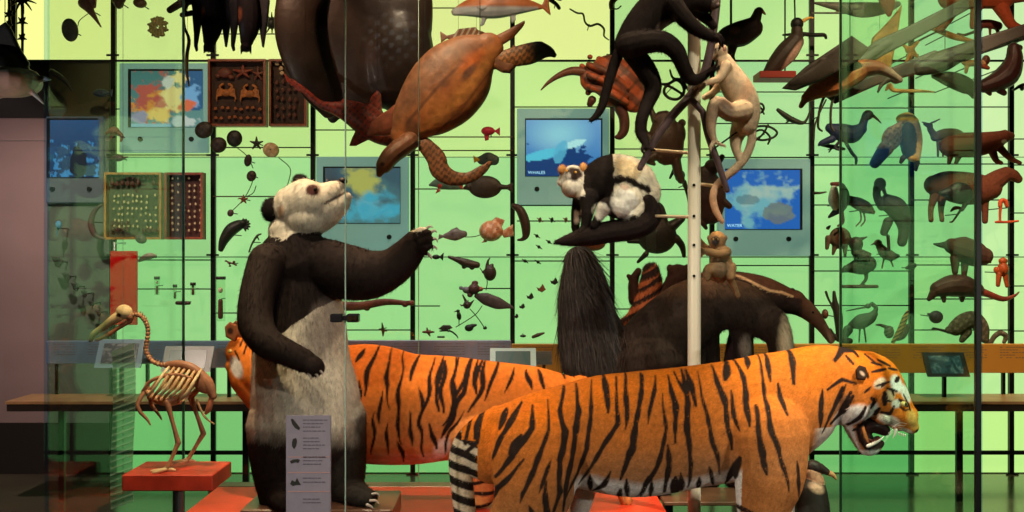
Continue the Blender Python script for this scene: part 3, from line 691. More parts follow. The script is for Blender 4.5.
STR += [c3(p, 670) for p in [
 [(8,90),(35,150),(32,250),(50,350),(40,430)], [(45,85),(60,180)], [(75,90),(90,230),(120,320),(135,380)], [(120,80),(145,180),(160,310)], [(190,55),(205,150),(207,235)], [(160,140),(180,250)],
 [(228,180),(235,330),(250,370)], [(260,35),(255,170),(265,250),(300,350),(312,420)], [(282,30),(278,110)], [(345,20),(352,120)], [(100,360),(122,420)], [(70,395),(76,440)], [(0,405),(6,455)], [(340,330),(348,440)],
 [(180,325),(158,420)], [(430,140),(425,250)], [(495,120),(470,190),(435,270)], [(150,110),(170,60)], [(20,380),(26,450)], [(170,470),(215,478)], [(330,495),(375,478)], [(215,80),(230,40)], [(300,120),(310,200)]]]
WID = {}
FACE = [(c3(p, 820, 340, 4.1), w) for p, w in [
 ([(0,190),(60,150),(110,165)], 2.0), ([(20,330),(70,280),(100,215)], 2.2), ([(120,360),(165,330),(200,340)], 2.2), ([(318,215),(345,262),(350,280)], 1.4), ([(300,262),(322,278),(345,276)], 1.2), ([(255,108),(300,118)], 1.5), ([(145,200),(170,180)], 1.5), ([(240,235),(262,240)], 1.2), ([(215,180),(235,165)], 1.3), ([(90,60),(110,90)], 1.8), ([(185,85),(225,95)], 1.4), ([(335,165),(352,200)], 1.0),
 ([(40,75),(80,35),(130,40)], 3.0), ([(175,225),(192,235),(180,265)], 2.6), ([(230,205),(235,250)], 3.4), ([(205,295),(215,270)], 2.6), ([(95,335),(130,300),(150,262)], 2.8), ([(283,158),(298,148)], 3.0),
 ([(298,235),(315,245),(335,262)], 2.2), ([(225,285),(262,293),(275,262)], 2.0), ([(120,15),(138,60)], 2.2), ([(240,185),(285,200)], 1.6), ([(195,175),(250,160)], 1.6), ([(180,120),(240,110)], 1.6), ([(215,75),(265,100)],1.6),
 ([(150,110),(160,140)], 2.2), ([(60,180),(20,280)], 2.0), ([(90,200),(50,300)], 2.4), ([(270,215),(262,190)], 1.5), ([(170,55),(200,85)], 1.5)]]
def tiger_paint(C, px, py, dep, N):
    wpx = px+wob(px, py, .07, 1.3); wpy = py+wob(px, py, .07, 1.3, 2)
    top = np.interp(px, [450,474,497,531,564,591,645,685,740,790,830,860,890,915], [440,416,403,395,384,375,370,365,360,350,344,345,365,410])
    C = paint(np.tile(np.array([.88,.22,.014]), (len(px), 1)), lin(py-top, 22, 95)*.9, (.43, .18, .065))  # shade on the lower flank and legs painted into the coat as brown
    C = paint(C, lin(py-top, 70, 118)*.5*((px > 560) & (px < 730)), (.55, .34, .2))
    C = paint(C, np.clip(.5+.5*np.sin(px*.06+py*.04)*np.sin(py*.075-px*.03), 0, 1)*.45*(px < 850), (.50, .17, .04))
    # white: belly, chest, inner legs
    bl = np.interp(px, [560,595,610,640,690,722,740], [470,468,470,474,470,462,455])
    C = paint(C, lin(wpy, bl, bl+8)*(px > 572)*(px < 733), (.85, .80, .76))
    C = paint(C, lin(wpx, 797, 806)*(py > 455), (.85, .80, .74))
    C = paint(C, lin(px, 806, 815)*(py > 424)*(px < 834)*.8, (.85, .80, .72))
    C = paint(C, (dep > .08)*(py > 470)*.8, (.78, .70, .62))
    head = (px > 838) & (py < 470)
    # neck shade markings and ruff
    Hc = lambda x, y: (820+x/4.1, 340+y/4.1)
    def he(x, y, rx, ry, a, col, soft=.35, w=1.0):
        nonlocal C
        cx_, cy_ = Hc(x, y); C = paint(C, ell(px, py, cx_, cy_, rx/4.1, ry/4.1, a, soft)*w, col)
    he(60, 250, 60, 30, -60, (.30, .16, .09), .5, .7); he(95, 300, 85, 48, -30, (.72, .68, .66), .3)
    he(178, 285, 52, 34, -60, (.92, .88, .84)); he(210, 165, 34, 24, -30, (.95, .80, .58)); he(255, 215, 26, 34, 0, (.90, .66, .38)); he(285, 170, 34, 44, -25, (.98, .93, .86))
    he(330, 210, 26, 52, -35, (.98, .92, .84)); he(285, 250, 26, 22, 0, (.96, .90, .80)); he(262, 320, 60, 26, 22, (.94, .84, .70)); he(365, 320, 34, 62, -28, (.94, .50, .12), .45); he(345, 372, 36, 15, 22, (.97, .88, .74)); he(392, 372, 14, 12, 30, (.10, .045, .04))
    d, _ = line_t(px, py, [(853,424),(857,436),(864,446),(872,447),(882,443)]); C = paint(C, np.clip((3.8-d)/1.2, 0, 1)*(py < 449)*(px > 851), (.025,.012,.012))
    d, _ = line_t(px, py, [(856,424),(868,423),(880,425),(893,431),(905,437)]); C = paint(C, np.clip((1.5-d)/.8, 0, 1), (.05,.02,.02))
    C = paint(C, lin(py, 447.5, 450)*(px > 848)*(px < 886)*(py < 465), (.93, .88, .82)); d, _ = line_t(px, py, [(846,425),(850,438),(856,450)]); C = paint(C, np.clip((4-d)/2, 0, 1), (.78,.74,.72))
    near = 1.0
    for i, p in enumerate(STR):
        d, t = line_t(wpx, wpy, p); w = (1.2+1.9*np.sin(np.pi*np.clip(t, .02, .98))+.5*math.sin(i*2.3))*(1+.10*np.sin(py*.35+i))
        C = paint(C, np.clip((w-d)/.9+.3, 0, 1)*(px < 846), (.030, .018, .014))
    for p, w in FACE:
        d, t = line_t(px, py, p); C = paint(C, np.clip((w*(.6+.4*np.sin(np.pi*np.clip(t, .1, .9)))-d)/.8+.4, 0, 1), (.028, .016, .014))
    # whisker rows
    for k in range(3):
        d, _ = line_t(px, py, c3([(230,300+8*k),(290,325+8*k),(345,355+8*k)], 820, 340, 4.1)); C = paint(C, np.clip((.5-d)/.4, 0, 1)*.8, (.1, .05, .03))
    # tail rings
    tl = (px < 478) & (py > 438) & (dep < .12) | ((px < 462) & (py > 430))
    C = paint(C, tl*1.0, (.80, .66, .48)); ring = np.sin((py-.35*(px-462))*2*np.pi/15.5+1.0)
    C = paint(C, tl*np.clip(ring*3+.9, 0, 1), (.022, .015, .013))
    for p in (c3([(95,235),(80,290)]), c3([(130,220),(105,300)]), c3([(165,205),(140,290),(100,330)])):
        d, t = line_t(wpx, wpy, p); C = paint(C, np.clip((2-d)/.8+.3, 0, 1), (.03, .018, .014))
    return C*RNG.uniform(.82, 1.18, (len(px), 1))
def comb_tiger(b): 
    d = np.zeros_like(b); d[:, 0] = -1; d[:, 2] = -.7; return d
tiger = empty('tiger', (.55, 4.7, .55)); tag(tiger, 'large orange tiger in front, roaring with open jaws towards the right', 'tiger')
YT = 4.7; ty = .75
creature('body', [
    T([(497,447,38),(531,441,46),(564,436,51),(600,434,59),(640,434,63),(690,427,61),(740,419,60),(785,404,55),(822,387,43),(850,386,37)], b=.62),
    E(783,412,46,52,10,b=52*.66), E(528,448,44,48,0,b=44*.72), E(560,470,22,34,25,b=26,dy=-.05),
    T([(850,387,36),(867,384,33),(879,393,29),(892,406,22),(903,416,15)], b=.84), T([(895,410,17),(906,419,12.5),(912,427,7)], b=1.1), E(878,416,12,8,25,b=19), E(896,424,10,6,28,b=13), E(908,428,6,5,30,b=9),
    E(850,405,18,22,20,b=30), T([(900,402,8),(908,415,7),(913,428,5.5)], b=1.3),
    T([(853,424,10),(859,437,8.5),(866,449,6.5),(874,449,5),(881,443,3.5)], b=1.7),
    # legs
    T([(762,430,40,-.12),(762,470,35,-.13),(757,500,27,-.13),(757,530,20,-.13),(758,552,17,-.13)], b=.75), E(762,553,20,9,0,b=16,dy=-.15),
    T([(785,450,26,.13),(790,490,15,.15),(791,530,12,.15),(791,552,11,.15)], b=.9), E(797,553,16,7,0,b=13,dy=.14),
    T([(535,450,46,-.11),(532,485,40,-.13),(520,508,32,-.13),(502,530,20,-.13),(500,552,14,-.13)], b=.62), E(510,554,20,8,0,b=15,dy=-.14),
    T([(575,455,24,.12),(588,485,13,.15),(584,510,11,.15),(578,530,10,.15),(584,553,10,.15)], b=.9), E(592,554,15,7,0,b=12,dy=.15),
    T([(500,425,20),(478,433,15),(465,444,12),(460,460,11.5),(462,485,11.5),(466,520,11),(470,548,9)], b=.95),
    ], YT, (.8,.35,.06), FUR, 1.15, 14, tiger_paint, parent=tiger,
    furs=[dict(n=42000, length=.013, width=.0014, comb=comb_tiger, jitter=.3, lift=.35),
          dict(n=5000, length=.030, width=.0016, comb=lambda b: np.tile(np.array([-1,0,-1.2]), (len(b), 1)), jitter=.35, lift=.4, mask=None, lenf=lambda b: np.where((b[:,0] > X_(838, YT)) & (b[:,0] < X_(868, YT)) & (b[:,2] < Z_(395, YT)), 1.0, .25))])
# ear, eye, mouth, teeth, whiskers
for sgn in (-1, 1):
    creature('ear', [PL([(847,376),(846,367),(850,362),(856,364),(858,371),(855,377)], 2.2, dy=.128*sgn)], YT, (.06,.03,.02), FUR, .7, 2, lambda C, px, py, d, N: paint(C, ell(px, py, 852, 370, 4, 2, 45, .5)*(d*sgn > .13), (.9,.62,.45)), parent=tiger)
    creature('eye', [E(897.5,401.5,3.4,2.6,20,(.75,.60,.18),b=3.2,dy=.076*sgn,post=True), E(898.5,401.5,1.4,1.9,0,(.01,.01,.01),b=2.4,dy=.083*sgn,post=True)], YT, m=WET, parent=tiger)
creature('mouth_lining', [T([(862,428,8),(872,424,9),(884,430,6)], b=1.5), T([(862,430,7),(868,440,6)], b=1.6)], YT+.005, (.035,.012,.012), WET, .8, 2, parent=tiger)
creature('tongue', [T([(864,436,3.5),(872,441,3.4),(878,438,2.2)], b=2.6)], YT, (.45,.12,.10), WET, .6, 2, parent=tiger)
for sg in (-1, 1):
    creature('tooth', [T([(896,430,1.7),(895,434,1.3),(893,438,.3)], (.95,.9,.78), post=True)], YT+.045*sg, m=BONE, parent=tiger)
    creature('tooth', [T([(868,446,2.0),(874,443.5,1.8),(880,440,1.1),(884,436,.3)], (.95,.9,.78), post=True)], YT+.05*sg-.01, m=BONE, parent=tiger)
for k in range(4): creature('tooth', [T([(899+k*2.1,433+k*.6,.8),(899+k*2.1,435+k*.6,.4)], (.9,.84,.7), post=True)], YT-.05, m=BONE, parent=tiger)
for k in range(3): creature('tooth', [T([(861+k*2.2,441+k*1.6,.8),(862+k*2.2,439+k*1.6,.4)], (.9,.84,.7), post=True)], YT-.05, m=BONE, parent=tiger)
for k in range(4): creature('whisker', [T([(900-k*1.5,421+k*1.6,.2,-.08),(888-k*2,418+k*3,.16,-.14),(874-k*2,422+k*4,.08,-.2)], (.92,.9,.85), post=True)], YT, m=BONE, parent=tiger)

# ---- the far tiger, walking left behind the panda
c2 = lambda p: c3(p, 230)
STR2 = [c2(p) for p in [[(405,20),(385,60)], [(445,15),(425,80),(412,150)], [(485,25),(475,100),(485,190)], [(522,35),(515,130),(508,240),(522,300)], [(562,45),(545,110)], [(610,50),(600,130),(572,240),(582,340)],
 [(570,130),(582,200)], [(682,45),(665,110),(680,180),(640,240)], [(722,50),(700,150),(650,220)], [(445,200),(432,330)], [(512,290),(520,350)], [(645,60),(635,130),(640,200)], [(465,140),(455,230)], [(545,200),(548,300)], [(600,240),(620,310)], [(400,110),(395,200)], [(480,230),(478,330)], [(750,60),(735,120)], [(670,200),(635,280)], [(700,200),(660,260),(640,330)], [(725,230),(690,300)]]]
STR2 += [c3(p) for p in [[(45,45),(25,120),(30,200)], [(80,45),(70,120),(78,210)], [(122,50),(105,110),(60,210)], [(165,55),(158,130),(120,200)], [(205,60),(165,165)], [(250,75),(225,150)], [(290,85),(300,140)], [(322,85),(340,140)], [(90,170),(50,270)], [(140,60),(135,150)], [(380,70),(400,110)], [(415,75),(430,110)]]]
def tiger2_paint(C, px, py, dep, N):
    wpx = px+wob(px, py, .12, 1.2, 4); wpy = py+wob(px, py, .1, 1.2, 6)
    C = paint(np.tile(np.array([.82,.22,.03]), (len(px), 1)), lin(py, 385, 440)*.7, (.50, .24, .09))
    C = paint(C, lin(wpy, 448, 457)*(px < 440)*.7, (.70, .58, .46))
    C = paint(C, ell(px, py, 443, 445, 9, 16, 25, .5)*.9, (.85, .78, .7))
    C = paint(C, ell(px, py, 240, 366, 8, 13, -25, .3), (.9, .85, .8))
    for i, p in enumerate(STR2):
        d, t = line_t(wpx, wpy, p); w = .9+1.5*np.sin(np.pi*np.clip(t, .02, .98))+.35*math.sin(i*1.9)
        C = paint(C, np.clip((w-d)/.9+.3, 0, 1), (.022, .012, .010))
    for k in range(5):
        d, _ = line_t(wpx, wpy, [(470-k, 455+k*12), (495, 450+k*12)]); C = paint(C, np.clip((2.4-d)/.8, 0, 1), (.022,.012,.01))
    for p in ([(246,330),(243,345)], [(252,335),(248,352)], [(238,350),(243,358)]):
        d, _ = line_t(px, py, p); C = paint(C, np.clip((1.5-d)/.8, 0, 1), (.022,.012,.01))
    return C
tiger2 = empty('tiger', (-.75, 5.45, .55)); tag(tiger2, 'second tiger standing behind the panda, facing left with its head half hidden', 'tiger')
YF = 5.45
creature('body', [T([(262,372,34),(290,392,42),(330,400,54),(370,404,60),(410,409,56),(450,408,52),(490,410,49),(530,414,48),(560,418,44)], b=.6),
    T([(285,380,34),(262,366,30),(248,356,22),(240,352,15)], b=.85), T([(242,360,14),(234,366,9)], b=1),
    E(470,425,34,42,15,b=28), T([(478,435,34,-.06),(480,470,16,-.08),(484,485,11,-.08),(484,494,10,-.08)], b=.8), E(478,499,14,5,0,b=11,dy=-.08), T([(520,440,28,.06),(530,470,13,.08),(530,494,10,.08)], b=.8), E(524,499,14,5,0,b=11,dy=.08),
    T([(292,420,26,-.06),(290,470,16,-.07),(290,493,12,-.07)], b=.8), T([(320,420,26,.06),(318,470,15,.08),(318,492,12,.08)], b=.8), E(284,498,14,5.5,0,b=12,dy=-.07), E(312,498,14,5.5,0,b=12,dy=.08),
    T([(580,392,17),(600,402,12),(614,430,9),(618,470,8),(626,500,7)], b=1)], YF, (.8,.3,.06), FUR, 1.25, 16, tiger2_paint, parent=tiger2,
    furs=[dict(n=22000, length=.015, width=.0016, comb=(1, 0, -.8), jitter=.3, lift=.35)])
for sg in (-1, 1): creature('ear', [PL([(229,336),(228,326),(233,321),(240,324),(242,334),(238,341)], 2.4, dy=.06*sg+.0)], YF, (.30,.10,.04), FUR, .7, 2, lambda C, px, py, d, N: paint(C, ell(px, py, 234, 330, 4, 4.5, 0, .5), (.05,.02,.015)), parent=tiger2)
creature('eye', [E(234,350,2.2,2,0,(.5,.35,.1),dy=-.075,post=True)], YF, m=WET, parent=tiger2)

# ---- panda
YP = 5.12
def panda_paint(C, px, py, dep, N):
    W = np.array([.86,.76,.60]); B = np.array([.022,.014,.012]); x = px+wob(px, py, .15, 1.6, 1); y = py+wob(px, py, .17, 1.6, 3)
    C = np.tile(W, (len(px), 1))
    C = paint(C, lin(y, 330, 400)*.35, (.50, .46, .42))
    # black yoke over shoulders and chest, both arms
    yoke = (y > np.interp(x, [245,256,264,288,296,306,345,360], [248,240,234,239,234,232,236,236])) & (y < np.interp(x, [245,262,300,320,335,360], [352,350,322,308,300,300]))
    C = paint(C, yoke*1.0, B)
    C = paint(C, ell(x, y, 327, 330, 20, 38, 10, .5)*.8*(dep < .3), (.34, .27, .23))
    C = paint(C, ((x > 349) & (y > 232) & (y < 302))*1.0, B)
    # legs
    C = paint(C, lin(y, 414, 440)*(x < 318), B); C = paint(C, lin(y, 422, 446)*(x >= 318)*.98, B); C = paint(C, lin(x, 350, 362)*lin(y, 395, 415)*.9, (.03,.025,.02))
    C = paint(C, ell(x, y, 257, 405, 14, 26, 0, .6)*.5, (.55, .30, .15))
    C = paint(C, (dep < -.08)*(line_t(px, py, [(274,262),(268,290),(268,318),(280,336),(300,346),(328,360)])[0] < 20.5)*1.0*((dep < -.24) | (px < 285)), B)
    C = paint(C, ell(px, py, 316, 191, 7.6, 6.8, 20, .3)*(py < 215), (.10,.035,.03))
    C = paint(C, ell(px, py, 340, 180, 5.0, 3.2, 15, .4), (.10,.05,.04))
    d, _ = line_t(px, py, [(328,204), (336,199), (350,190)]); C = paint(C, np.clip((1.8-d)/.9, 0, 1)*(py < 230)*.85, (.06,.03,.03))
    C = paint(C, ell(px, py, 285, 212, 5, 8, 0, .6)*.7, (.75, .36, .16))  # warm rim light painted into the white fur beside the ear
    return C
panda = empty('giant_panda', (X_(305, YP), YP, .645)); tag(panda, 'black and white giant panda standing upright with one arm stretched out', 'panda')
creature('body', [
    T([(300,262,34),(299,290,41),(300,325,46),(301,360,49),(305,395,54),(307,425,56)], b=.8), T([(288,232,20),(294,250,30),(300,265,36)], b=.95), E(322,262,26,24,0,b=34), E(280,255,20,22,0,b=26),
    T([(296,208,24),(308,204,26),(318,201,23),(328,196,16),(337,188,9.5),(341,184,5)], b=.95), T([(318,214,19),(330,208,17),(340,203,11),(344,198,8)], b=.95), E(306,220,24,19,0,b=25),
    T([(330,266,27,-.05),(352,272,27,-.1),(375,274,24,-.14),(396,267,19,-.16),(410,255,16,-.18),(419,244,13,-.2)], b=.9),
    E(426,243,10,10,0,b=9,dy=-.21),
    T([(418,238,4.2,-.22),(424,232,3.6,-.25),(430,231,2.6,-.27)]), T([(423,238,4.2,-.25),(430,234,3.4,-.27),(435,234,2.5,-.29)]), T([(426,243,4,-.26),(433,240,3.2,-.28),(437,240,2.4,-.30)]), T([(425,248,4,-.25),(432,247,3.2,-.27),(437,247,2.2,-.28)]), T([(421,252,3.8,-.23),(428,253,3,-.24),(432,254,2,-.25)]),
    T([(274,262,19,-.14),(268,290,17,-.2),(268,318,17,-.25),(280,336,15,-.3),(300,346,12.5,-.32),(318,354,11,-.33)], b=1), E(325,358,13,9.5,30,b=12,dy=-.33),
    T([(284,425,36,-.04),(284,455,32,-.05),(284,480,27,-.05),(284,490,24,-.05)], b=.85), T([(334,420,33,.0),(340,450,27,0),(344,475,22,0),(346,488,18,0)], b=.9),
    T([(284,490,17,-.05),(290,491,14,-.16),(292,491,11,-.2)]), T([(350,488,14,-.02),(362,490,11,-.1),(372,491,8.5,-.14)], b=1.3)],
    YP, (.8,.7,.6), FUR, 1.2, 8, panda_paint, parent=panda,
    furs=[dict(n=34000, length=.022, width=.0019, comb=(-.2, 0, -1), jitter=.45, lift=.4)])
for x, y, rx, ry, dy_ in ((274,211,10.5,11.5,-.03), (296,182,8,8,.12)):
    creature('ear', [E(x,y,rx,ry,0,b=6.0,dy=dy_)], YP, (.018,.012,.010), FUR, .8, 2, parent=panda, furs=[dict(n=2500, length=.02, width=.0018, comb=(-.4,0,.6), jitter=.6, lift=.8)])
for sg in (-1, 1): creature('eye', [E(319,190.5,2,2,0,(.012,.01,.01),b=2,dy=.09*sg-.0,post=True)], YP, m=WET, parent=panda)
creature('nose', [E(343,181,4.6,3.4,20,(.02,.012,.012),b=5,post=True)], YP, m=WET, parent=panda)
CLAW = [((430,231),(434,228),(437,229),-.27), ((435,234),(439,232),(441,234),-.29), ((437,240),(440.5,240),(442,243),-.30), ((437,247),(440,248),(441,250),-.28), ((432,254),(435,257),(435,259),-.25),
        ((376,487),(381,486),(384,489),-.16), ((376,491),(381,491),(384,494),-.20), ((374,493),(378,495),(380,497),-.24), ((331,361),(335,364),(336,367),-.36), ((328,364),(331,367),(331,370),-.36), ((323,365),(325,369),(325,371),-.36)]
for a, b_, c, d in CLAW: creature('claw', [T([(*a,1.5,d),(*b_,1.1,d),(*c,.4,d)], (.5,.42,.36), post=True)], YP, m=BONE, parent=panda)

# ---- giant anteater
YA = 5.74
def ant_paint(C, px, py, dep, N):
    C = np.tile(np.array([.036,.024,.02]), (len(px), 1))
    C = paint(C, lin(py, 300, 276)*(px > 640)*(px < 800)*.6, (.30,.15,.08))
    C = paint(C, (px < 615)*.85, (.060,.056,.058))
    C = paint(C, ell(px, py, 782, 338, 12, 30, 0, .5)*(py > 312), (.62,.50,.36)); C = paint(C, ell(px, py, 746, 345, 9, 14, 0, .5)*.8, (.30,.24,.20))
    return C
def ant2_paint(C, px, py, dep, N):
    C = np.tile(np.array([.15,.06,.035]), (len(px), 1))
    stripe = [(725,272),(740,277),(755,285),(766,290),(780,292),(790,296)]
    d, _ = line_t(px, py, stripe); below = py > np.interp(px, [725,755,766,790,800,815,830], [274,286,291,297,299,312,330])
    C = paint(C, below*(px < 800)*.9, (.035,.022,.022))
    C = paint(C, np.clip((1.6-d)/.8, 0, 1), (.90,.55,.30))
    C = paint(C, lin(px, 796, 815)*.9, (.36,.19,.13)); C = paint(C, lin(px, 815, 830)*lin(py,318,330)*.6, (.55,.33,.22))
    return C
ant = empty('giant_anteater', (X_(700, YA), YA, .55)); tag(ant, 'dark giant anteater with a huge bushy raised tail, left of the white pole', 'anteater')
creature('body', [T([(640,360,32),(660,340,36),(690,313,33),(712,305,28),(735,305,25),(756,314,22),(770,326,17)], b=.65), E(664,340,32,38,0,b=24), T([(650,365,34,-.05),(655,400,24,-.06),(658,450,18,-.06),(660,482,13,-.06)], b=.8),
    T([(688,345,20,.05),(690,400,16,.05),(690,450,13,.05),(692,482,11,.05)], b=.9), T([(770,322,16,-.05),(778,345,13,-.06),(780,400,12,-.06),(780,450,11,-.06),(780,482,10,-.06)], b=1),
    T([(742,325,14,.04),(746,352,10,.05),(750,420,10,.05),(750,482,10,.05)], b=1), T([(650,366,34),(626,372,38),(606,368,40),(594,345,36),(586,312,29),(583,282,24),(580,262,17)], b=.42)],
    YA, (.05,.04,.03), FUR, 1.4, 14, ant_paint, parent=ant,
    furs=[dict(n=22000, length=.035, width=.0022, comb=(.3, 0, -1), jitter=.35, lift=.25),
          dict(n=16000, length=.16, width=.0026, comb=(.18, 0, -1), jitter=.16, lift=.14, lenf=lambda b: np.where(b[:,0] < X_(625, YA), 1.0, .12)),
          dict(n=2500, length=.20, width=.0022, comb=(.55, 0, -1), jitter=.2, lift=.35, lenf=lambda b: np.where((b[:,0] > X_(575, YA)) & (b[:,0] < X_(606, YA)) & (b[:,2] > Z_(300, YA)), 1.0, .1))])
ant2 = empty('giant_anteater', (X_(780, 5.9), 5.9, .552)); tag(ant2, 'second brown giant anteater behind the first, long snout lowered to the right', 'anteater')
YA2 = 5.9
creature('body', [T([(690,315,36),(712,300,30),(735,295,24),(762,296,20),(784,300,14),(800,306,10.5),(813,316,8),(823,328,5.5),(831,340,4)], b=.85), E(795,300,12,10,35,b=10), T([(750,310,14),(735,360,11),(735,430,10),(735,480,10)], b=.8), T([(700,330,20,.02),(710,400,12,.02),(711,480,11,.02)], b=.8)],
    YA2-.03, (.2,.1,.06), FUR, 1.1, 3, ant2_paint, parent=ant2, furs=[dict(n=12000, length=.028, width=.0018, comb=(-1, 0, -.6), jitter=.3, lift=.3, lenf=lambda b: np.where(b[:,0] < X_(792, YA2), 1.0, .3))])
creature('ear', [E(790,291,3,3.4,0,(.08,.04,.03),b=2,dy=-.05,post=True)], YA2, m=FUR, parent=ant2)
creature('eye', [E(811,312,1.4,1.2,0,(.01,.01,.01),b=1.4,dy=-.035,post=True)], YA2-.03, m=WET, parent=ant2)

# ---- ring tailed red panda clinging behind the anteater
YR_ = 5.9
rp = empty('red_panda', (X_(660, YR_), YR_, 1.4)); tag(rp, 'dark climbing animal with black and rust ringed tail behind the anteater', 'red panda')
creature('tail', [T([(622,328,8),(634,321,10),(642,310,11.5),(648,296,12),(651,283,11.5),(651,272,9)], b=1)], YR_, (.1,.03,.02), FUR, .8, 3,
    lambda C, px, py, d, N: paint(np.tile(np.array([.55,.14,.05]), (len(px), 1)), np.clip(np.sin((py+.55*(px-650))*2*np.pi/10.5+.6)*3+.2+lin(py, 285, 278)*3, 0, 1), (.035,.018,.015)), parent=rp,
    furs=[dict(n=7000, length=.022, width=.0018, comb=(.3,0,1), jitter=.4, lift=.4)])
creature('body', [T([(622,328,8),(640,335,16),(660,320,20),(675,296,17),(680,278,13)], b=.9), E(678,274,11,10,0,b=10), E(670,268,3.5,4,0,b=2), E(687,268,3.5,4,0,b=2), T([(636,300,7,.03),(634,282,5,.03),(639,271,3.5,.03)]), T([(634,282,3,.03),(629,276,2.2,.03)])],
    YR_, (.075,.03,.02), FUR, .9, 3, parent=rp, furs=[dict(n=7000, length=.022, width=.0018, comb=(.3,0,-1), jitter=.4, lift=.4)])

# ---- ruffed lemur
YL = 5.3
def lem_paint(C, px, py, dep, N):
    x = px+wob(px, py, .3, .8); y = py+wob(px, py, .3, .8, 2)
    W = (.86,.80,.66); B = (.018,.013,.012); C = np.tile(np.array(B), (len(px), 1))
    C = paint(C, (x > 612)*(y < 216)*1.0, W); C = paint(C, ell(x, y, 626, 170, 16, 13, 20, .4)*.6, (.85,.62,.30))
    C = paint(C, ell(x, y, 622, 203, 15, 17, 0, .3), (.85,.84,.80))
    d, _ = line_t(x, y, [(611,181), (625,180), (636,186), (646,190)]); C = paint(C, np.clip((4.0-d)/1.2, 0, 1), B)
    C = paint(C, ell(x, y, 622, 188, 6, 4, 10, .5)*.7, (.45,.27,.22))
    C = paint(C, ell(x, y, 599, 212, 9, 10, -25, .3)*(dep < .0), (.82,.80,.74))
    C = paint(C, ell(x, y, 577, 217, 4, 8, 0, .4), (.8,.62,.5))
    hd = x < 583
    C = paint(C, hd*(y < 197)*1.0, (.85,.80,.72)); C = paint(C, ell(x, y, 573, 174, 10, 8, 0, .3), (.06,.035,.03)); C = paint(C, ell(x, y, 568, 176, 3.2, 3.6, 0, .3), (.75,.7,.66))
    return C
lem = empty('ruffed_lemur', (X_(610, YL), YL, Z_(245, YL))); tag(lem, 'black and white ruffed lemur crouching left of the white pole', 'lemur')
creature('body', [T([(592,186,19),(604,182,25),(618,180,26),(632,184,25),(640,192,21)], b=.8), E(573,177,12,12,0,b=11), T([(566,178,8),(562,182,5)]), E(572,187,11,11,0,b=13), T([(586,190,15),(580,184,12)]),
    T([(588,198,10,-.05),(586,214,6.5,-.07),(584,226,4.5,-.07),(580,232,3.5,-.08)]), T([(582,198,9,.05),(577,214,5.5,.06),(576,228,4,.06)]), E(622,200,20,18,0,b=16,dy=-.05),
    T([(618,208,12,-.08),(604,208,9,-.1),(598,216,5,-.1),(592,226,3.5,-.1)]), T([(640,205,9,-.05),(630,216,6,-.08),(622,222,4.5,-.08)])],
    YL, (.02,.015,.013), FUR, .9, 3, lem_paint, parent=lem, furs=[dict(n=15000, length=.018, width=.0016, comb=(.6,0,-.8), jitter=.4, lift=.4)])
creature('tail', [T([(648,202,8),(652,214,10),(644,224,11.5),(628,229,11.5),(608,232,11),(588,236,10),(570,240,6.5),(557,242,2.5)])], YL-.06, (.022,.015,.014), FUR, .9, 2, parent=lem, furs=[dict(n=9000, length=.02, width=.0016, comb=(-1,0,-.4), jitter=.4, lift=.4)])
for x, y, d in ((562,171,-.02), (583,169,-.02)): creature('ear', [E(x,y,3.2,4,0,b=2.4,dy=d)], YL, (.85,.45,.16), FUR, .6, 1, parent=lem, furs=[dict(n=900, length=.018, width=.0014, comb=(0,0,1), jitter=.6, lift=.8)])
for x, y in ((566,171.5), (575,173)): creature('eye', [E(x,y,1.2,1.2,0,(.75,.4,.05),b=1,dy=-.052,post=True)], YL, m=WET, parent=lem)

# ---- black spider monkey
YM = 5.02
def dark(C, px, py, dep, N): return paint(np.tile(np.array([.020,.013,.012]), (len(px), 1)), ell(px, py, 664, 28, 12, 7, -30, .6)*.9, (.36,.27,.24))
sm = empty('spider_monkey', (X_(660, YM), YM, Z_(150, YM))); tag(sm, 'black long limbed monkey gripping the top of the white pole', 'monkey')
creature('body', [T([(628,44,14),(638,30,17),(652,14,19),(668,2,20),(686,-8,18)], b=.85), E(705,2,12,11,0,b=11), T([(685,0,13),(700,0,10)]),
    T([(628,47,13,-.04),(645,44,12,-.06),(662,45,10.5,-.07),(674,54,9,-.07),(680,66,7.5,-.06),(687,78,7,-.04),(695,81,5.5,-.04),(704,76,4,-.04),(710,71,2.8,-.04)]),
    T([(632,50,11,.02),(646,68,11,.03),(654,86,9,.03),(648,103,7,.02),(642,118,6.2,0),(641,132,6,0),(645,143,4,-.02),(646,148,3,-.03)]),
    T([(672,10,10,-.08),(682,24,8.5,-.1),(694,34,7,-.1),(706,40,5.5,-.1),(714,42,4.5,-.1)]), T([(690,0,8,.06),(706,14,6,.05),(715,24,4,.04)]),
    T([(622,46,6),(615,62,5.6),(610,78,5.2),(606,92,4.8),(602,106,4.4),(597,115,3.6),(591,120,2.4)]),
    T([(713,41,2.2,-.11),(718,45,1.6,-.1),(719,50,1.3,-.08)]), T([(712,43,2.2,-.12),(716,48,1.6,-.11),(715,53,1.2,-.1)]), T([(714,40,2,-.09),(720,42,1.5,-.07),(722,46,1.2,-.05)]), T([(708,73,2.2,-.05),(713,68,1.7,-.06),(715,63,1.3,-.06)]), T([(707,75,2,-.06),(712,73,1.6,-.08),(716,69,1.2,-.08)]), T([(645,146,2,-.03),(650,150,1.6,-.04),(654,151,1.2,-.04)]), T([(643,146,2,-.02),(641,151,1.6,-.04),(643,154,1.2,-.04)])],
    YM, (.02,.013,.012), FUR, .9, 3, dark, parent=sm, furs=[dict(n=14000, length=.018, width=.0015, comb=(-.2,0,-1), jitter=.4, lift=.35)])
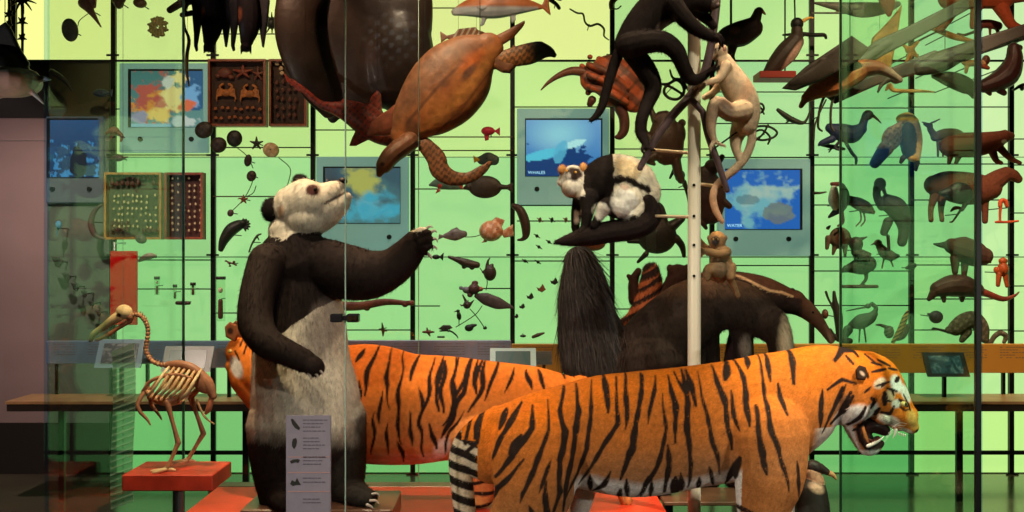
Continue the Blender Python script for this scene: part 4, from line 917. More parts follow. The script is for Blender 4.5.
creature('face', [E(712,4,6,7.5,0,b=6,dy=-.02), E(716,7,3.4,3,0,b=3.4,dy=-.03)], YM, (.10,.06,.05), SKIN, .7, 2, parent=sm)
# ---- pale monkey
YW = 5.16
def pale(C, px, py, dep, N):
    C = paint(np.tile(np.array([.78,.60,.42]), (len(px), 1)), ell(px, py, 722, 108, 12, 6, 35, .5)*.9, (.14,.07,.05)); C = paint(C, ell(px, py, 745, 92, 9, 18, 20, .6)*.5, (.80,.42,.25))
    C = paint(C, ell(px, py, 718, 118, 14, 14, 0, .6)*.6, (.50,.42,.36)); C = paint(C, lin(py, 165, 200)*.6, (.80,.36,.18)); C = paint(C, ell(px, py, 714, 62, 4, 8, 10, .5)*.7, (.40,.12,.06)); return C
pm_ = empty('pale_monkey', (X_(730, YW), YW, Z_(224, YW))); tag(pm_, 'pale cream monkey with a long curved tail, right of the white pole', 'monkey')
creature('body', [T([(724,62,9),(731,78,13.5),(740,94,15.5),(746,110,14.5),(746,124,12)], b=.85), E(720,51,7.5,8.5,0,b=8), T([(717,53,5),(712,56,3.4)]), T([(722,60,7),(726,70,9)]),
    T([(724,68,6,-.05),(717,80,4.2,-.07),(709,84,3.4,-.08),(700,86,2.8,-.09)]), T([(728,72,6,.05),(718,88,4,.06),(706,96,3,.04)]), T([(740,112,11,-.05),(726,114,9.5,-.07),(714,106,8,-.08),(709,118,6,-.07),(709,132,4.5,-.06),(712,142,3,-.06)]),
    T([(744,122,11,.03),(738,136,7.5,.03),(737,148,5,.02),(740,160,3.6,.0)]), T([(750,122,5),(752,138,4.5),(747,154,4.3),(737,167,4.2),(725,177,4),(716,187,3.8),(713,198,3.7),(716,211,3.5),(722,221,2.6)]),
    T([(700,85,2,-.1),(694,84,1.5,-.12),(689,86,1.2,-.11)]), T([(700,87,2,-.1),(694,89,1.5,-.12),(690,92,1.1,-.11)]), T([(701,88,2,-.1),(697,93,1.4,-.11),(694,95,1.1,-.1)]), T([(712,142,2.4,-.06),(718,146,1.7,-.07),(722,147,1.2,-.07)]), T([(712,142,2.4,-.06),(708,148,1.7,-.07),(708,152,1.2,-.07)])],
    YW, (.78,.6,.42), FUR, .8, 3, pale, parent=pm_, furs=[dict(n=12000, length=.014, width=.0013, comb=(.3,0,-1), jitter=.4, lift=.35)])
creature('ear', [E(723,50,2,2.8,0,(.6,.3,.22),b=1.2,dy=-.035,post=True)], YW, m=SKIN, parent=pm_)
creature('eye', [E(715,50,1.1,1.1,0,(.01,.01,.01),b=1,dy=-.024,post=True)], YW, m=WET, parent=pm_)
MB().tube([P(740, 130, YW), P(712, 150, YW-.03)], .004, 6).tube([P(716, 187, YW), P(727, 187, 5.2)], .004, 6).build('mounting_pin', dm, pm_)
# ---- small brown monkey
YS = 5.42
def small(C, px, py, dep, N):
    C = np.tile(np.array([.42,.25,.13]), (len(px), 1)); C = paint(C, ell(px, py, 718, 268, 14, 12, 0, .6)*.7, (.16,.12,.09)); C = paint(C, ell(px, py, 718, 233, 8, 5, 0, .5), (.62,.34,.14)); C = paint(C, ell(px, py, 714, 241, 5.2, 6, 0, .4), (.045,.035,.04)); return C
sq = empty('small_monkey', (X_(716, YS), YS, Z_(279, YS))); tag(sq, 'small brown monkey sitting on the anteater, one hand reaching to the pole', 'monkey')
creature('body', [T([(720,252,9),(721,264,12),(719,271,12)], b=.9), E(717,240,9,9,0,b=9), E(713,243,4.5,4.5,0,b=5,dy=-.02), T([(724,252,5.5,-.05),(716,254,4.2,-.08),(706,252,3.6,-.09),(700,251,2.8,-.1)]), T([(714,252,5,.05),(706,246,3.4,.06),(699,238,2.6,.04)]),
    T([(716,270,9,-.06),(706,270,6,-.08),(704,277,3.6,-.08)]), T([(728,268,7,-.04),(728,276,5,-.06)]), T([(727,272,4,.05),(735,282,3.4,.08),(742,296,2.6,.10)]),
    T([(700,250,1.7,-.1),(695,248,1.2,-.12),(692,249,1,-.11)]), T([(700,252,1.7,-.1),(695,252,1.2,-.12),(691,254,1,-.11)]), T([(700,253,1.6,-.1),(697,256,1.1,-.11),(694,258,.9,-.1)])],
    YS, (.4,.25,.13), FUR, .7, 2, small, parent=sq, furs=[dict(n=8000, length=.014, width=.0013, comb=(.2,0,-1), jitter=.4, lift=.4)])
for x, d in ((711.5,-.068), (716,-.072)): creature('eye', [E(x,239.5,1,1,0,(.35,.2,.05),b=1,dy=d+.02,post=True)], YS-.02, m=WET, parent=sq)
for x, d in ((725.5, 0), (709, 0)): creature('ear', [E(x,238,2,2.8,0,(.3,.16,.1),b=1.2,dy=d,post=True)], YS, m=SKIN, parent=sq)

# ---- skeleton of a big flightless bird
YK = 4.9; b1 = (.82,.62,.34); b2 = (.40,.17,.09); b3 = (.55,.30,.15)
sk = empty('bird_skeleton', (X_(178, YK), YK, .834)); tag(sk, 'standing skeleton of a large bird with heavy hooked beak on red block', 'skeleton')
creature('skull', [E(124,312,8.5,7.5,0,b1,b=6.5), T([(119,316,5.5),(110,322,4.4),(101,329,3.6),(94,334,3.4),(91,340,2.4)], b1,b=1), E(130,317,4.5,4,0,b2)], YK, b1, BONE, .5, 2,
    lambda C, px, py, d, N: paint(paint(C, ell(px, py, 120.5, 315, 3.6, 3, 0, .5), (.03,.015,.01)), lin(py-px*-.72, 404, 410)*(px < 116)*(px > 97)*.7, (.25,.08,.04)), parent=sk)
creature('lower_jaw', [T([(130,321,2.4),(118,328,2.2),(108,335,2.2),(97,340,1.8)], b2)], YK, b2, BONE, .5, 1, parent=sk)
NK = catmull([(131,315,0),(139,315,0),(145,321,0),(148,330,0),(147,341,0),(146,350,0),(150,359,0),(158,364,0),(168,365,0)], 3)
for i, q in enumerate(NK): creature('vertebra', [E(q[0],q[1],2.6,2.3,i*12,b3 if i % 2 else b2,b=3,post=True), T([(q[0],q[1],1),(q[0]+1.5,q[1]-3.2,.6)], b2, post=True)], YK, m=BONE, parent=sk)
creature('spine', [T([(166,365,3),(178,364,4),(190,367,4.5),(200,374,5),(208,384,6),(213,396,4)], b2), E(203,383,12,9,50,b2,b=6)], YK, (.42,.14,.06), BONE, .6, 2, parent=sk)
for i in range(7):
    for sg in (-1, 1):
        x = 170+i*5.2; creature('rib', [T([(x,366+i*.6,1.5,0),(x-3,374+i,1.6,.07*sg),(x-9,385+i,1.6,.085*sg),(x-17,394+i*.7,1.4,.06*sg),(x-20,398+i*.6,1.1,.02*sg)], b1 if i % 2 == 0 else (.68,.42,.2), post=True)], YK, m=BONE, parent=sk)
creature('breastbone', [T([(148,392,3),(156,399,4),(168,403,3.5),(180,401,3)], b3), T([(147,384,2),(149,394,2)], b2)], YK, b3, BONE, .6, 2, parent=sk)
for sg in (-1, 1):
    d = .06*sg
    creature('shoulder_blade', [T([(147,390,1.6,d),(158,378,1.8,d*1.2),(180,373,1.6,d),(196,377,1.2,d)], b2, post=True)], YK, m=BONE, parent=sk)
    creature('wing_bone', [T([(148,391,2.4,d),(144,402,2.2,d*1.4),(147,410,2,d*1.4)], b2, post=True), T([(147,410,2,d*1.4),(153,417,1.4,d*1.3),(156,422,.8,d*1.3)], b2, post=True)], YK, m=BONE, parent=sk)
for (pts, dy_) in (([(190,392),(172,400),(183,440),(172,466)], -.07), ([(196,390),(186,399),(199,436),(183,463)], .07)):
    (a, k_, h, f_) = pts
    creature('thigh_bone', [T([(*a,3,dy_*.4),(*k_,3.2,dy_)], b2, post=True)], YK, m=BONE, parent=sk)
    creature('shin_bone', [T([(k_[0],k_[1],3.4,dy_),((k_[0]+h[0])/2,(k_[1]+h[1])/2,2.1,dy_),(h[0],h[1],2.9,dy_)], b2, post=True)], YK, m=BONE, parent=sk)
    creature('foot_bone', [T([(h[0],h[1],2.8,dy_),((f_[0]+h[0])/2,(f_[1]+h[1])/2,1.9,dy_),(f_[0],f_[1],2.3,dy_)], b3, post=True)], YK, m=BONE, parent=sk)
    for tx_, td in ((-14, -.02), (-10, -.06), (8, .0), (-6, .04)): creature('toe', [T([(f_[0],f_[1],1.7,dy_),(f_[0]+tx_*.6,f_[1]+.3,1.4,dy_+td),(f_[0]+tx_,f_[1]+1.0,1.0,dy_+td)], b1, post=True)], YK, m=BONE, parent=sk)
creature('tail_bone', [T([(212,396,2.4),(209,408,3.2),(206,413,1.8)], (.5,.16,.08), post=True), T([(197,400,1.2),(204,416,1.1),(214,424,.7)], b3, post=True)], YK, m=BONE, parent=sk)

# ---- vulture beside the tiger's foreleg
YV = 5.3
vu = empty('king_vulture', (X_(815, YV), YV, Z_(545, YV))); tag(vu, 'dark vulture with orange beak tip just right of the tiger foreleg', 'vulture')
creature('body', [T([(812,492,15),(813,515,17),(812,535,12)], b=.9), T([(816,482,9),(812,472,7)], col=(.6,.28,.18)), T([(804,505,7,.03),(800,530,5,.05)])], YV, (.03,.018,.016), PLUME, .8, 2,
    lambda C, px, py, d, N: paint(C, ell(px, py, 814, 486, 10, 6, 20, .5), (.75,.42,.30)), parent=vu)
creature('head', [E(814,467,9,7,20,b=7), T([(820,468,5),(827,472,3.4)])], YV, (.04,.02,.02), SKIN, .6, 2, parent=vu)
creature('beak', [T([(827,472,3),(833,475,2.4),(836,479,1.1)], (.75,.35,.16), post=True)], YV, m=BONE, parent=vu)
MB().tube([(X_(812, YV), YV, .12), (X_(812, YV), YV, Z_(540, YV))], .02, 10).bevbox(X_(790, YV), X_(836, YV), YV-.12, YV+.12, Z_(552, YV), Z_(546, YV), .003).build('perch', MATS['ledge_wood'], vu)
# ================================================================= HANGING AND MOUNTED SPECIMENS
def spots(base, c2_, f=.9, thr=.35, s=0):
    def fn(C, px, py, dep, N): return paint(C, np.clip((np.sin(px*f+s)*np.sin(py*f*1.1+s*2)+.4*np.sin(px*f*2.1+py*f)-thr)*4, 0, 1)*.85, c2_)
    return fn
def belly(c2_, y0, y1, w=1.0): return lambda C, px, py, d, N: paint(C, lin(py, y0, y1)*w, c2_)
def bars(c2_, period, wdt=.3, ang=0, x0=-1e9, x1=1e9):
    ca, sa = math.cos(math.radians(ang)), math.sin(math.radians(ang))
    return lambda C, px, py, d, N: paint(C, np.clip((np.sin((px*ca+py*sa)*2*np.pi/period)-wdt)*3, 0, 1)*((px > x0)&(px < x1)), c2_)

# --- leatherback turtle, huge, top centre
YB_ = 7.2
def lb(C, px, py, dep, N):
    C = paint(C, wob(px, py, .06, .3)[:]*.5+.3, (.045,.024,.016)); k = ell(px, py, 395, 42, 34, 34, 30, .8)*(np.sin(px*.45)*np.sin(py*.5+px*.1) > .35)
    return paint(C, k*.5, (.10,.11,.14))  # glints on the wet skin painted as a pale mottled cluster
lt = empty('leatherback_turtle', (X_(360, YB_), YB_, Z_(122, YB_))); tag(lt, 'huge dark brown smooth leatherback turtle filling the top left centre', 'turtle')
creature('body', [T([(366,-60,44),(368,-20,62),(366,20,67),(362,55,62),(352,85,42),(338,106,20),(333,117,7)], b=.35), E(392,50,42,62,-6,b=26), T([(325,-10,30),(322,40,28)],b=.5)], YB_, (.026,.015,.011), WET, 1.6, 10, lb, parent=lt)
creature('front_flipper', [T([(315,-20,28,-.1),(303,10,22,-.17),(302,40,21,-.19),(310,70,19,-.18),(322,95,15,-.14),(331,112,9,-.1)], b=.35)], YB_, (.032,.019,.013), WET, 1.3, 6, parent=lt)
MB().tube([P(345, -30, YB_), Vector((P(345, -30, YB_).x, YB_, CEIL-.002))], .003, 6).build('hanging_wire', dm, lt)

# --- loggerhead turtle
YG = 6.6
def lg(C, px, py, dep, N):
    n = np.sin(px*.11+py*.07)*np.sin(py*.13-px*.05); C = paint(C, np.clip(.35+n*.5, 0, 1), (.46,.17,.045))
    d, _ = line_t(px, py, [(424,132),(455,105),(487,66)]); C = paint(C, np.clip(1-d/9, 0, 1)*.8, (.58,.24,.06))
    for pl, w, k in (([(408,124),(440,88),(482,46)], 2.2, .7), ([(430,140),(462,112),(492,70)], 1.4, .5), ([(444,128),(470,100)], 1.2, .4)):
        q, _ = line_t(px, py, pl); C = paint(C, np.clip((w-q)/1.2, 0, 1)*k, (.09,.03,.015))
    C = paint(C, ell(px, py, 472, 62, 20, 9, -42, .5)*.75, (.55,.12,.02)); C = paint(C, ell(px, py, 470, 74, 15, 5, -50, .5)*.8, (.10,.05,.04)); C = paint(C, ell(px, py, 412, 128, 10, 12, 0, .5)*.7, (.10,.05,.03))
    C = paint(C, ell(px, py, 445, 86, 7, 6, 0, .5)*.6, (.12,.04,.02)); C = paint(C, lin(px*.69+py*.72, 372, 360)*.7, (.16,.08,.05)); return C
lh = empty('loggerhead_turtle', (X_(455, YG), YG, Z_(180, YG))); tag(lh, 'large orange brown sea turtle hanging diagonally with spread flippers', 'turtle')
creature('shell', [T([(404,134,14),(414,120,25),(428,106,34),(444,90,39),(460,72,37),(474,58,28),(488,48,16)], b=.42)], YG, (.34,.11,.035), SKIN, 1.2, 8, lg, parent=lh)
creature('head', [T([(402,148,10,-.05),(392,157,9.5,-.07),(386,166,8.5,-.08)], b=1), T([(410,142,10,-.03),(398,152,9.5,-.05)]), T([(383,170,6,-.08),(381,175,3.4,-.08)])], YG, (.22,.09,.045), SKIN, .8, 3, lambda C, px, py, d, N: paint(C, ell(px, py, 385, 166, 3, 3, 0, .5), (.03,.015,.01)), parent=lh)
creature('front_flipper', [T([(425,145,8),(436,158,10),(440,170,10),(452,178,8),(468,178,6),(482,170,5),(490,163,2.4)], b=.4)], YG, (.30,.12,.05), SKIN, .8, 3, spots(0, (.10,.05,.03), .8, .0), parent=lh)
creature('front_flipper', [T([(396,112,9,.06),(388,121,12,.08),(375,126,9,.1),(367,132,3,.1)], b=.4)], YG, (.25,.07,.035), SKIN, .8, 3, parent=lh)
creature('hind_flipper', [T([(490,62,8),(502,60,9),(514,57,10),(528,54,11),(538,51,10)], b=.45), T([(540,50,9),(549,52,6),(554,55,3)], b=.4)], YG, (.36,.14,.04), SKIN, .8, 3, lambda C, px, py, d, N: paint(spots(0, (.08,.04,.02), .8, -.1)(C, px, py, d, N), lin(px, 530, 536), (.02,.016,.012)), parent=lh)
creature('hind_flipper', [T([(478,55,6),(492,44,6),(507,36,5.5),(520,26,3.2),(524,22,1.6)], b=.4)], YG, (.24,.08,.03), SKIN, .8, 3, parent=lh)
creature('tail', [T([(496,60,8),(508,66,8),(512,54,4),(514,47,2)], b=.5)], YG, (.2,.08,.04), SKIN, .8, 2, parent=lh)
for px in (425, 480):
    q = P(px, 92 if px < 450 else 52, YG); MB().tube([q, Vector((q.x, YG, CEIL-.002))], .0025, 6).build('hanging_wire', dm, lh)

# --- spotted shark
YQ = 6.85
so = S('spotted_shark', 'rust red spotted shark swimming under the huge dark turtle', 'shark', [T([(292,80,1.6),(306,92,3.2),(320,104,4),(334,108,6.5),(350,112,12),(365,120,15),(382,131,14),(398,139,9),(408,142,4)], b=.8),
    PL([(366,114),(371,97),(377,90),(381,94),(382,110),(390,124),(380,126)], 2.4), PL([(338,108),(343,98),(348,100),(352,112)], 2), PL([(360,122),(352,138),(349,146),(356,146),(374,137),(378,128)], 2.4), PL([(292,80),(283,72),(287,83),(300,93),(304,90)], 1.4)],
    (.36,.045,.02), YQ, SKIN, None, lambda C, px, py, d, N: spots(0, (.10,.03,.02), .8, .25)(paint(C, lin(px, 372, 395)*.8, (.20,.07,.04)), px, py, d, N), 1, 3, 'wire')
# --- bats
def bat(x, label, s=1.0, dy=0):
    YB2 = 7.0; b = empty('hanging_bat', (X_(x, YB2), YB2, Z_(58, YB2))); tag(b, label, 'bat')
    creature('body', [T([(x,-6,10),(x+1,12,11.5),(x+1,28,10.5),(x-1,40,7)], b=.8), E(x-2,47,5.5,5,0,b=6), T([(x-6,48,1.6),(x-7,53,.8)]), T([(x+2,48,1.6),(x+3,53,.8)])], YB2, (.014,.011,.014), FUR, .8, 3, parent=b, furs=[dict(n=5000, length=.014, width=.0015, comb=(0,0,-1), jitter=.3, lift=.3)],
        paintf=lambda C, px, py, d, N: paint(paint(C, ell(px, py, x-8, 16, 5, 9, 10, .5)*.6, (.30,.09,.04)), ell(px, py, x-4, 30, 3, 10, 0, .6)*.4, (.04,.06,.11)))
    creature('wing', [PL([(x-9,-12),(x-20,0),(x-17,20),(x-17,46),(x-15,52),(x-13,44),(x-9,20)], 2.2), T([(x-9,-10,2),(x-17,8,1.8),(x-14,50,1.4)])], YB2-.02, (.012,.011,.018), WET, .8, 2, parent=b)
    creature('wing', [PL([(x+10,-12),(x+22,0),(x+20,22),(x+16,48),(x+14,46),(x+10,20)], 2.2), T([(x+9,-10,2),(x+19,8,1.8),(x+15,46,1.4)])], YB2+.02, (.012,.011,.018), WET, .8, 2, parent=b)
    MB().tube([P(x, -10, YB2), Vector((X_(x, YB2), YB2, CEIL-.002))], .003, 6).build('hanging_wire', dm, b)
bat(211, 'left black fruit bat hanging head down with folded wings')
bat(248, 'right black fruit bat hanging beside the spiny urchin')
S('hanging_lizard', 'thin black branching form at the top left of the bats', 'lizard', [T([(170,10,3.5),(182,3,4),(196,0,4)]), T([(182,15,2.5),(192,13,3)]), T([(176,5,2),(186,-4,2.5),(200,-10,2)]), T([(188,2,2),(184,12,2)])], K, 7.0, hold='wire')
S('sea_snake', 'thin brown snake hanging straight down over the coral monitor', 'snake', [T([(184,16,.9),(185,28,1.2),(189,40,1.8),(187,55,1.9),(187,72,1.6),(189,86,.8)])], (.24,.12,.04), 7.0, hold='wire', vox=.4, smooth=1)
# --- ray at the far left
YR2 = 6.0
ray = empty('hanging_shark', (X_(14, YR2), YR2, Z_(100, YR2))); tag(ray, 'dark backed shark with pale pink belly cut by the left picture edge', 'shark')
creature('body', [T([(-42,85,10),(-20,74,22),(0,73,26),(16,78,20),(30,80,10)], b=1.1), E(8,82,32,15,0,b=38), PL([(-14,66),(-8,44),(0,26),(6,22),(12,30),(20,48),(30,64),(26,72)], 4), PL([(20,73),(48,77),(52,80),(40,82),(20,80)], 3.2), T([(24,86,4),(34,94,2.4),(44,104,1)])], YR2, (.03,.035,.04), WET, 1, 4,
    lambda C, px, py, d, N: paint(paint(C, (py > 72)*(px < 38)*1.0, (.75,.52,.46)), ((py > 70)*(px > 34) | (py > 70)*(py < 77)*(px > 0))*1.0, (.55,.58,.60)), parent=ray)
creature('mouth', [E(4,82,17,3.2,4,(.35,.09,.10),b=6,dy=-.17,post=True)], YR2, m=WET, parent=ray)
MB().tube([P(5, 26, YR2), Vector((X_(5, YR2), YR2, CEIL-.002))], .0025, 6).build('hanging_wire', dm, ray)
def plant(x, label, tufts):
    p = [T([(x,-12,1.6),(x+.5,30,1.5),(x,75,1.3)])]
    for (y, n, L) in tufts:
        for k in range(n):
            a = 2*math.pi*k/n+.3; p.append(T([(x,y,1.3),(x+L*.6*math.cos(a),y+L*.5*math.sin(a),1.1),(x+L*math.cos(a),y+L*math.sin(a),.5)], b=1))
    S('palm_stalk', label, 'plant', p, (.035,.035,.012), 8.6, hold='wire', vox=.5, smooth=1)
plant(9, 'dark dry plant stalk with small leaves at the left picture edge', ((14,6,5),(24,5,4)))
plant(22, 'dark dry plant stalk with spiky fan of leaves at the top left corner', ((-1,11,15),(22,5,6),(38,5,5)))
S('curved_tusk', 'dark curved tapering horn behind the left glass edge', 'horn', [T([(52,72,3.2),(60,77,3),(67,83,2),(72,91,.8)])], (.03,.035,.03), vox=.4)
S('small_grey_fish', 'small dark fish on the mullion left of the coral monitor', 'fish', [E(101,93,8,4,0), PL([(108,93),(113,88),(112,97)], 1)], (.05,.08,.10))
# --- fish column (bay between the fourth and fifth mullion)
tuna = S('tuna', 'big silver and orange tuna at the top centre', 'fish', [T([(455,12,4),(470,8,9),(492,6,13),(512,5,11),(530,6,6),(541,7,2.5)], b=.55), PL([(541,7),(547,-6),(550,-10),(549,4),(551,16),(546,12)], 1.4), PL([(482,16),(480,27),(484,25),(488,16)], 1.2), PL([(510,14),(512,24),(516,20),(515,12)], 1.2), PL([(482,6),(477,8),(482,12),(488,8)], 1.6, dy=-.04)],
    (.50,.15,.04), 7.4, WET, None, lambda C, px, py, d, N: paint(paint(C, lin(py, 6, 9)*(px > 452)*(px < 538), (.44,.46,.46)), (py < -1)*.7*(px < 535), (.20,.08,.05)), .8, 3, 'wire')
S('striped_grouper', 'brown and cream striped grouper swimming just below the tuna', 'fish', [T([(448,37,2),(456,38,5),(468,38,8),(480,38,7.5),(492,40,3)], b=.5), PL([(449,37),(440,31),(441,43)], 1.2), PL([(455,33),(458,29),(476,27),(479,32)], 1.2), PL([(456,43),(455,46),(462,45)], 1)], (.32,.12,.05), 8.2, SKIN, None, bars((.72,.55,.36), 5.2, .2, 25, 453, 488), hold='wire')
S('small_fish', 'tiny brown fish half hidden above the sea turtle shell', 'fish', [E(452,54,5,2.8,0), PL([(456,54),(461,51),(461,57)], .9)], (.28,.16,.08))
S('red_fish', 'small bright red fish between turtle shell and mullion', 'fish', [E(488,131,7,4.5,0), PL([(494,131),(500,127),(500,136)], 1), PL([(484,134),(485,141),(489,140),(489,134)], 1)], (.55,.02,.05))
S('yellow_tail_fish', 'dark blue green fish with a bright yellow tail', 'fish', [T([(482,160,5),(488,159,7),(494,160,5.5)], b=.5), PL([(480,160),(473,155),(474,163)], 1.1, col=(.75,.45,.02))], (.06,.10,.09))
S('parrotfish', 'green parrotfish with red fins left of the round dark flatfish', 'fish', [T([(430,185,1.5),(438,183,5),(448,184,6),(458,186,4)], b=.5), PL([(457,186),(463,181),(463,190)], 1, col=(.6,.06,.03)), PL([(444,182),(440,176),(450,178)], 1), PL([(438,188),(435,194),(441,191)], 1, col=(.5,.06,.03))], (.10,.17,.11), paintf=lambda C, px, py, d, N: paint(C, ell(px, py, 440, 186, 2.5, 2.5, 0, .4), (.65,.04,.03)))
S('flatfish', 'round very dark flatfish below the turtle flipper', 'fish', [E(485,187,17,11.5,0,b=4), T([(500,187,3),(508,187,2)]), PL([(503,187),(513,182),(513,193)], 1.4), T([(468,187,4),(465,188,2)])], (.035,.022,.014))
S('grey_triggerfish', 'small grey fish pointing at the panda claws', 'fish', [T([(446,236,3),(455,235,6),(464,234,3.5)], b=.5), PL([(446,236),(439,234),(438,240)], 1), PL([(450,230),(457,227),(460,230)], 1)], (.16,.12,.11))
S('orange_pufferfish', 'orange and pink puffer fish beside the mullion', 'fish', [E(491,231,12,10.5,0,b=9), PL([(490,222),(496,217),(505,220),(502,227)], 1.4), PL([(501,232),(513,224),(514,236),(504,238)], 1.4), PL([(484,240),(481,243),(487,242)], 1)], (.62,.25,.12), paintf=spots(0, (.80,.50,.34), .6, .1))
S('moray_eel', 'curved dark eel hanging beside the mullion right of the puffer fish', 'eel', [T([(514,206,3),(520,210,4.5),(525,222,5),(526,234,4),(523,239,2.2),(518,240,1.2)])], (.06,.03,.022))
S('sea_horse', 'small dark fish directly right of the panda claws', 'fish', [E(436,257,4,2.5,0), PL([(439,257),(444,252),(443,261)], 1)], K)
S('sea_slug', 'long dark lumpy sea slug pointing down to the beetle shape', 'slug', [T([(449,257,1.6),(458,260,3),(466,263,4.5),(477,265,3.4)]), E(464,267,2.5,2,0), E(472,268,2.5,2,0)], (.06,.03,.02))
S('horned_beetle', 'dark oval beetle with a long raised horn', 'beetle', [E(490,273,6.5,8,0,b=5), T([(487,267,2),(488,261,1.2),(490,258,.7)]), E(484,272,2.5,1.8,0), E(492,265,2,1.6,0)], (.05,.025,.02))
S('hermit_crab', 'small rust and grey crab above the dark mussel shell', 'crab', [E(474,289,6,5.5,0), E(466,290,3.5,3.5,0,(.2,.18,.22)), E(480,289,3.5,2.5,0,(.45,.13,.08)), E(470,295,3,2.5,0), E(475,283,3.5,2.5,0), T([(464,289,1),(461,288,2.2)], (.2,.2,.24))], (.11,.04,.04))
S('mussel_shell', 'large dark grey leaf shaped mussel shell', 'shell', [T([(477,296,3),(486,299,6.5),(497,303,6.5),(508,306,3),(514,308,1)], b=.4)], (.075,.055,.06))
S('butterfly', 'small dark butterfly with raised wings left of the mussel shell', 'butterfly', [E(467,305,4,4,0), PL([(465,303),(462,295),(463,294),(468,302)], 1.2), PL([(463,305),(459,304),(462,307)], 1), PL([(469,303),(475,299),(471,306)], 1)], (.06,.03,.025))
S('small_bird', 'tiny upright dark bird on the curved wire under the butterfly', 'bird', [E(459,316,2.4,4.2,-10), E(458,311,2,1.6,0), T([(457,311,.8),(454,312,.4)]), T([(459,320,.6),(459,326,.5)])], K, vox=.4)
S('dark_shell', 'small dark pear shaped shell under the mussel', 'shell', [E(469,328,4.5,3.6,0), T([(472,326,2.4),(476,325,1.2)])], K)
S('small_moth', 'flat small dark moth at the bottom of the fish bay', 'moth', [PL([(438,329),(443,325),(450,325),(453,328),(445,331)], 1.2)], (.07,.06,.05))
S('starfish', 'thin reddish starfish at the left bottom of the fish bay', 'starfish', [T([(423,332,1),(428,332,1.6),(434,332,.8)]), T([(427,328,.7),(428,332,1.4),(430,336,.7)])], (.25,.07,.04), vox=.4)
S('seed_pod', 'small round seed at the end of the long fine wire', 'seed', [E(485,328,2.2,1.6,0)], K, vox=.4)
S('curved_stick', 'thin dark curved twig at the bottom of the fish bay', 'twig', [T([(440,331,.8),(450,331,.9),(456,335,.8),(458,338,.5)]), T([(438,337,1),(444,337,1)])], K, vox=.35)
for i, (pts, lab) in enumerate([([(480,268),(487,280),(486,290)], 'fine wire joining the sea slug and the beetle'), ([(456,327),(466,321),(476,314),(482,306)], 'fine curved wire below the mussel shell'), ([(470,309),(477,317),(484,327)], 'fine straight wire running to the small round seed'), ([(440,236),(470,237),(480,235)], 'fine wire joining grey fish and puffer fish')]):
    o = creature('mounting_wire', [T([(x, y, .45) for x, y in pts], (.05,.04,.02), post=True)], 8.93, m=SKIN); tag(o, lab, 'wire')
S('dried_pipefish', 'long flat rust coloured fish behind the panda under its outstretched arm', 'fish', [T([(342,306,5),(360,306,4.5),(385,302,3.6),(405,303,2.6),(412,303,3)], b=.6), E(367,309,3,2,0), E(405,305,3,2.4,0)], (.28,.07,.04))
S('thin_starfish', 'thin dark cross shaped starfish on the rod right of the panda belly', 'starfish', [T([(382,323,.6),(383,330,1.6),(383,336,.7)]), T([(379,329,.6),(383,330,1.5),(387,331,.6)])], (.12,.07,.02), vox=.4)
# --- butterflies chain by the anteater tail
for x, y, r, lab, c in ((554,281,4.5,'dark moth nearest to the anteater tail, topmost of the curved row',K), (541,288,5,'rust coloured moth, second from the top of the curved row',(.22,.07,.03)), (530,296,4.2,'dark moth in the middle of the curved row',K), (522,306,3.4,'small dark moth, second from the bottom of the curved row',K), (516,316,2.8,'smallest dark moth at the bottom of the curved row by the mullion',K)):
    S('moth', lab, 'moth', [PL([(x-r,y-r*.2),(x-r*.2,y+r*.1),(x+r*.3,y-r*.9),(x+r*.7,y-.1*r),(x+r,y+r*.3),(x+r*.2,y+r*.9),(x-r*.4,y+r*.6)], 1.2), T([(x-r*.5,y+r*.4,1),(x+r*.5,y-r*.3,1)])], c, group=None, vox=.45, smooth=1)
S('pod', 'short brown seed pod left of the long one above the ochre board', 'seed pod', [E(523,336,3.4,1.5,0)], K); S('pod', 'longer brown seed pod nearer the anteater tail', 'seed pod', [T([(533,337,1.6),(538,335,2),(544,333,1)])], (.06,.03,.01))
for x, y, lab in ((540,220,'brown beetle left on the thin rod under the whale monitor'), (552,220,'black beetle in the middle of the rod under the whale monitor'), (566,220,'pale brown beetle nearest the lemur on the thin rod'), (525,261,'tiny dark fly at left on the rod beside the anteater tail'), (538,262,'tiny dark fly at right on the rod beside the anteater tail'), (537,236,'tiny dark seed above the other below the eel'), (539,247,'lower tiny dark seed below the eel'), (549,242,'tiny dark seed close to the lemur tail tip')):
    S('beetle' if 'beetle' in lab else 'fly' if 'fly' in lab else 'seed', lab, 'insect' if 'seed' not in lab else 'seed', [E(x,y,1.6,2.8 if 'beetle' in lab else 1.8,10), T([(x-3,y-2,.5),(x,y,.8),(x+3,y+2,.5)])], K if 'black' in lab or 'dark' in lab else (.2,.1,.04), vox=.4, smooth=1)
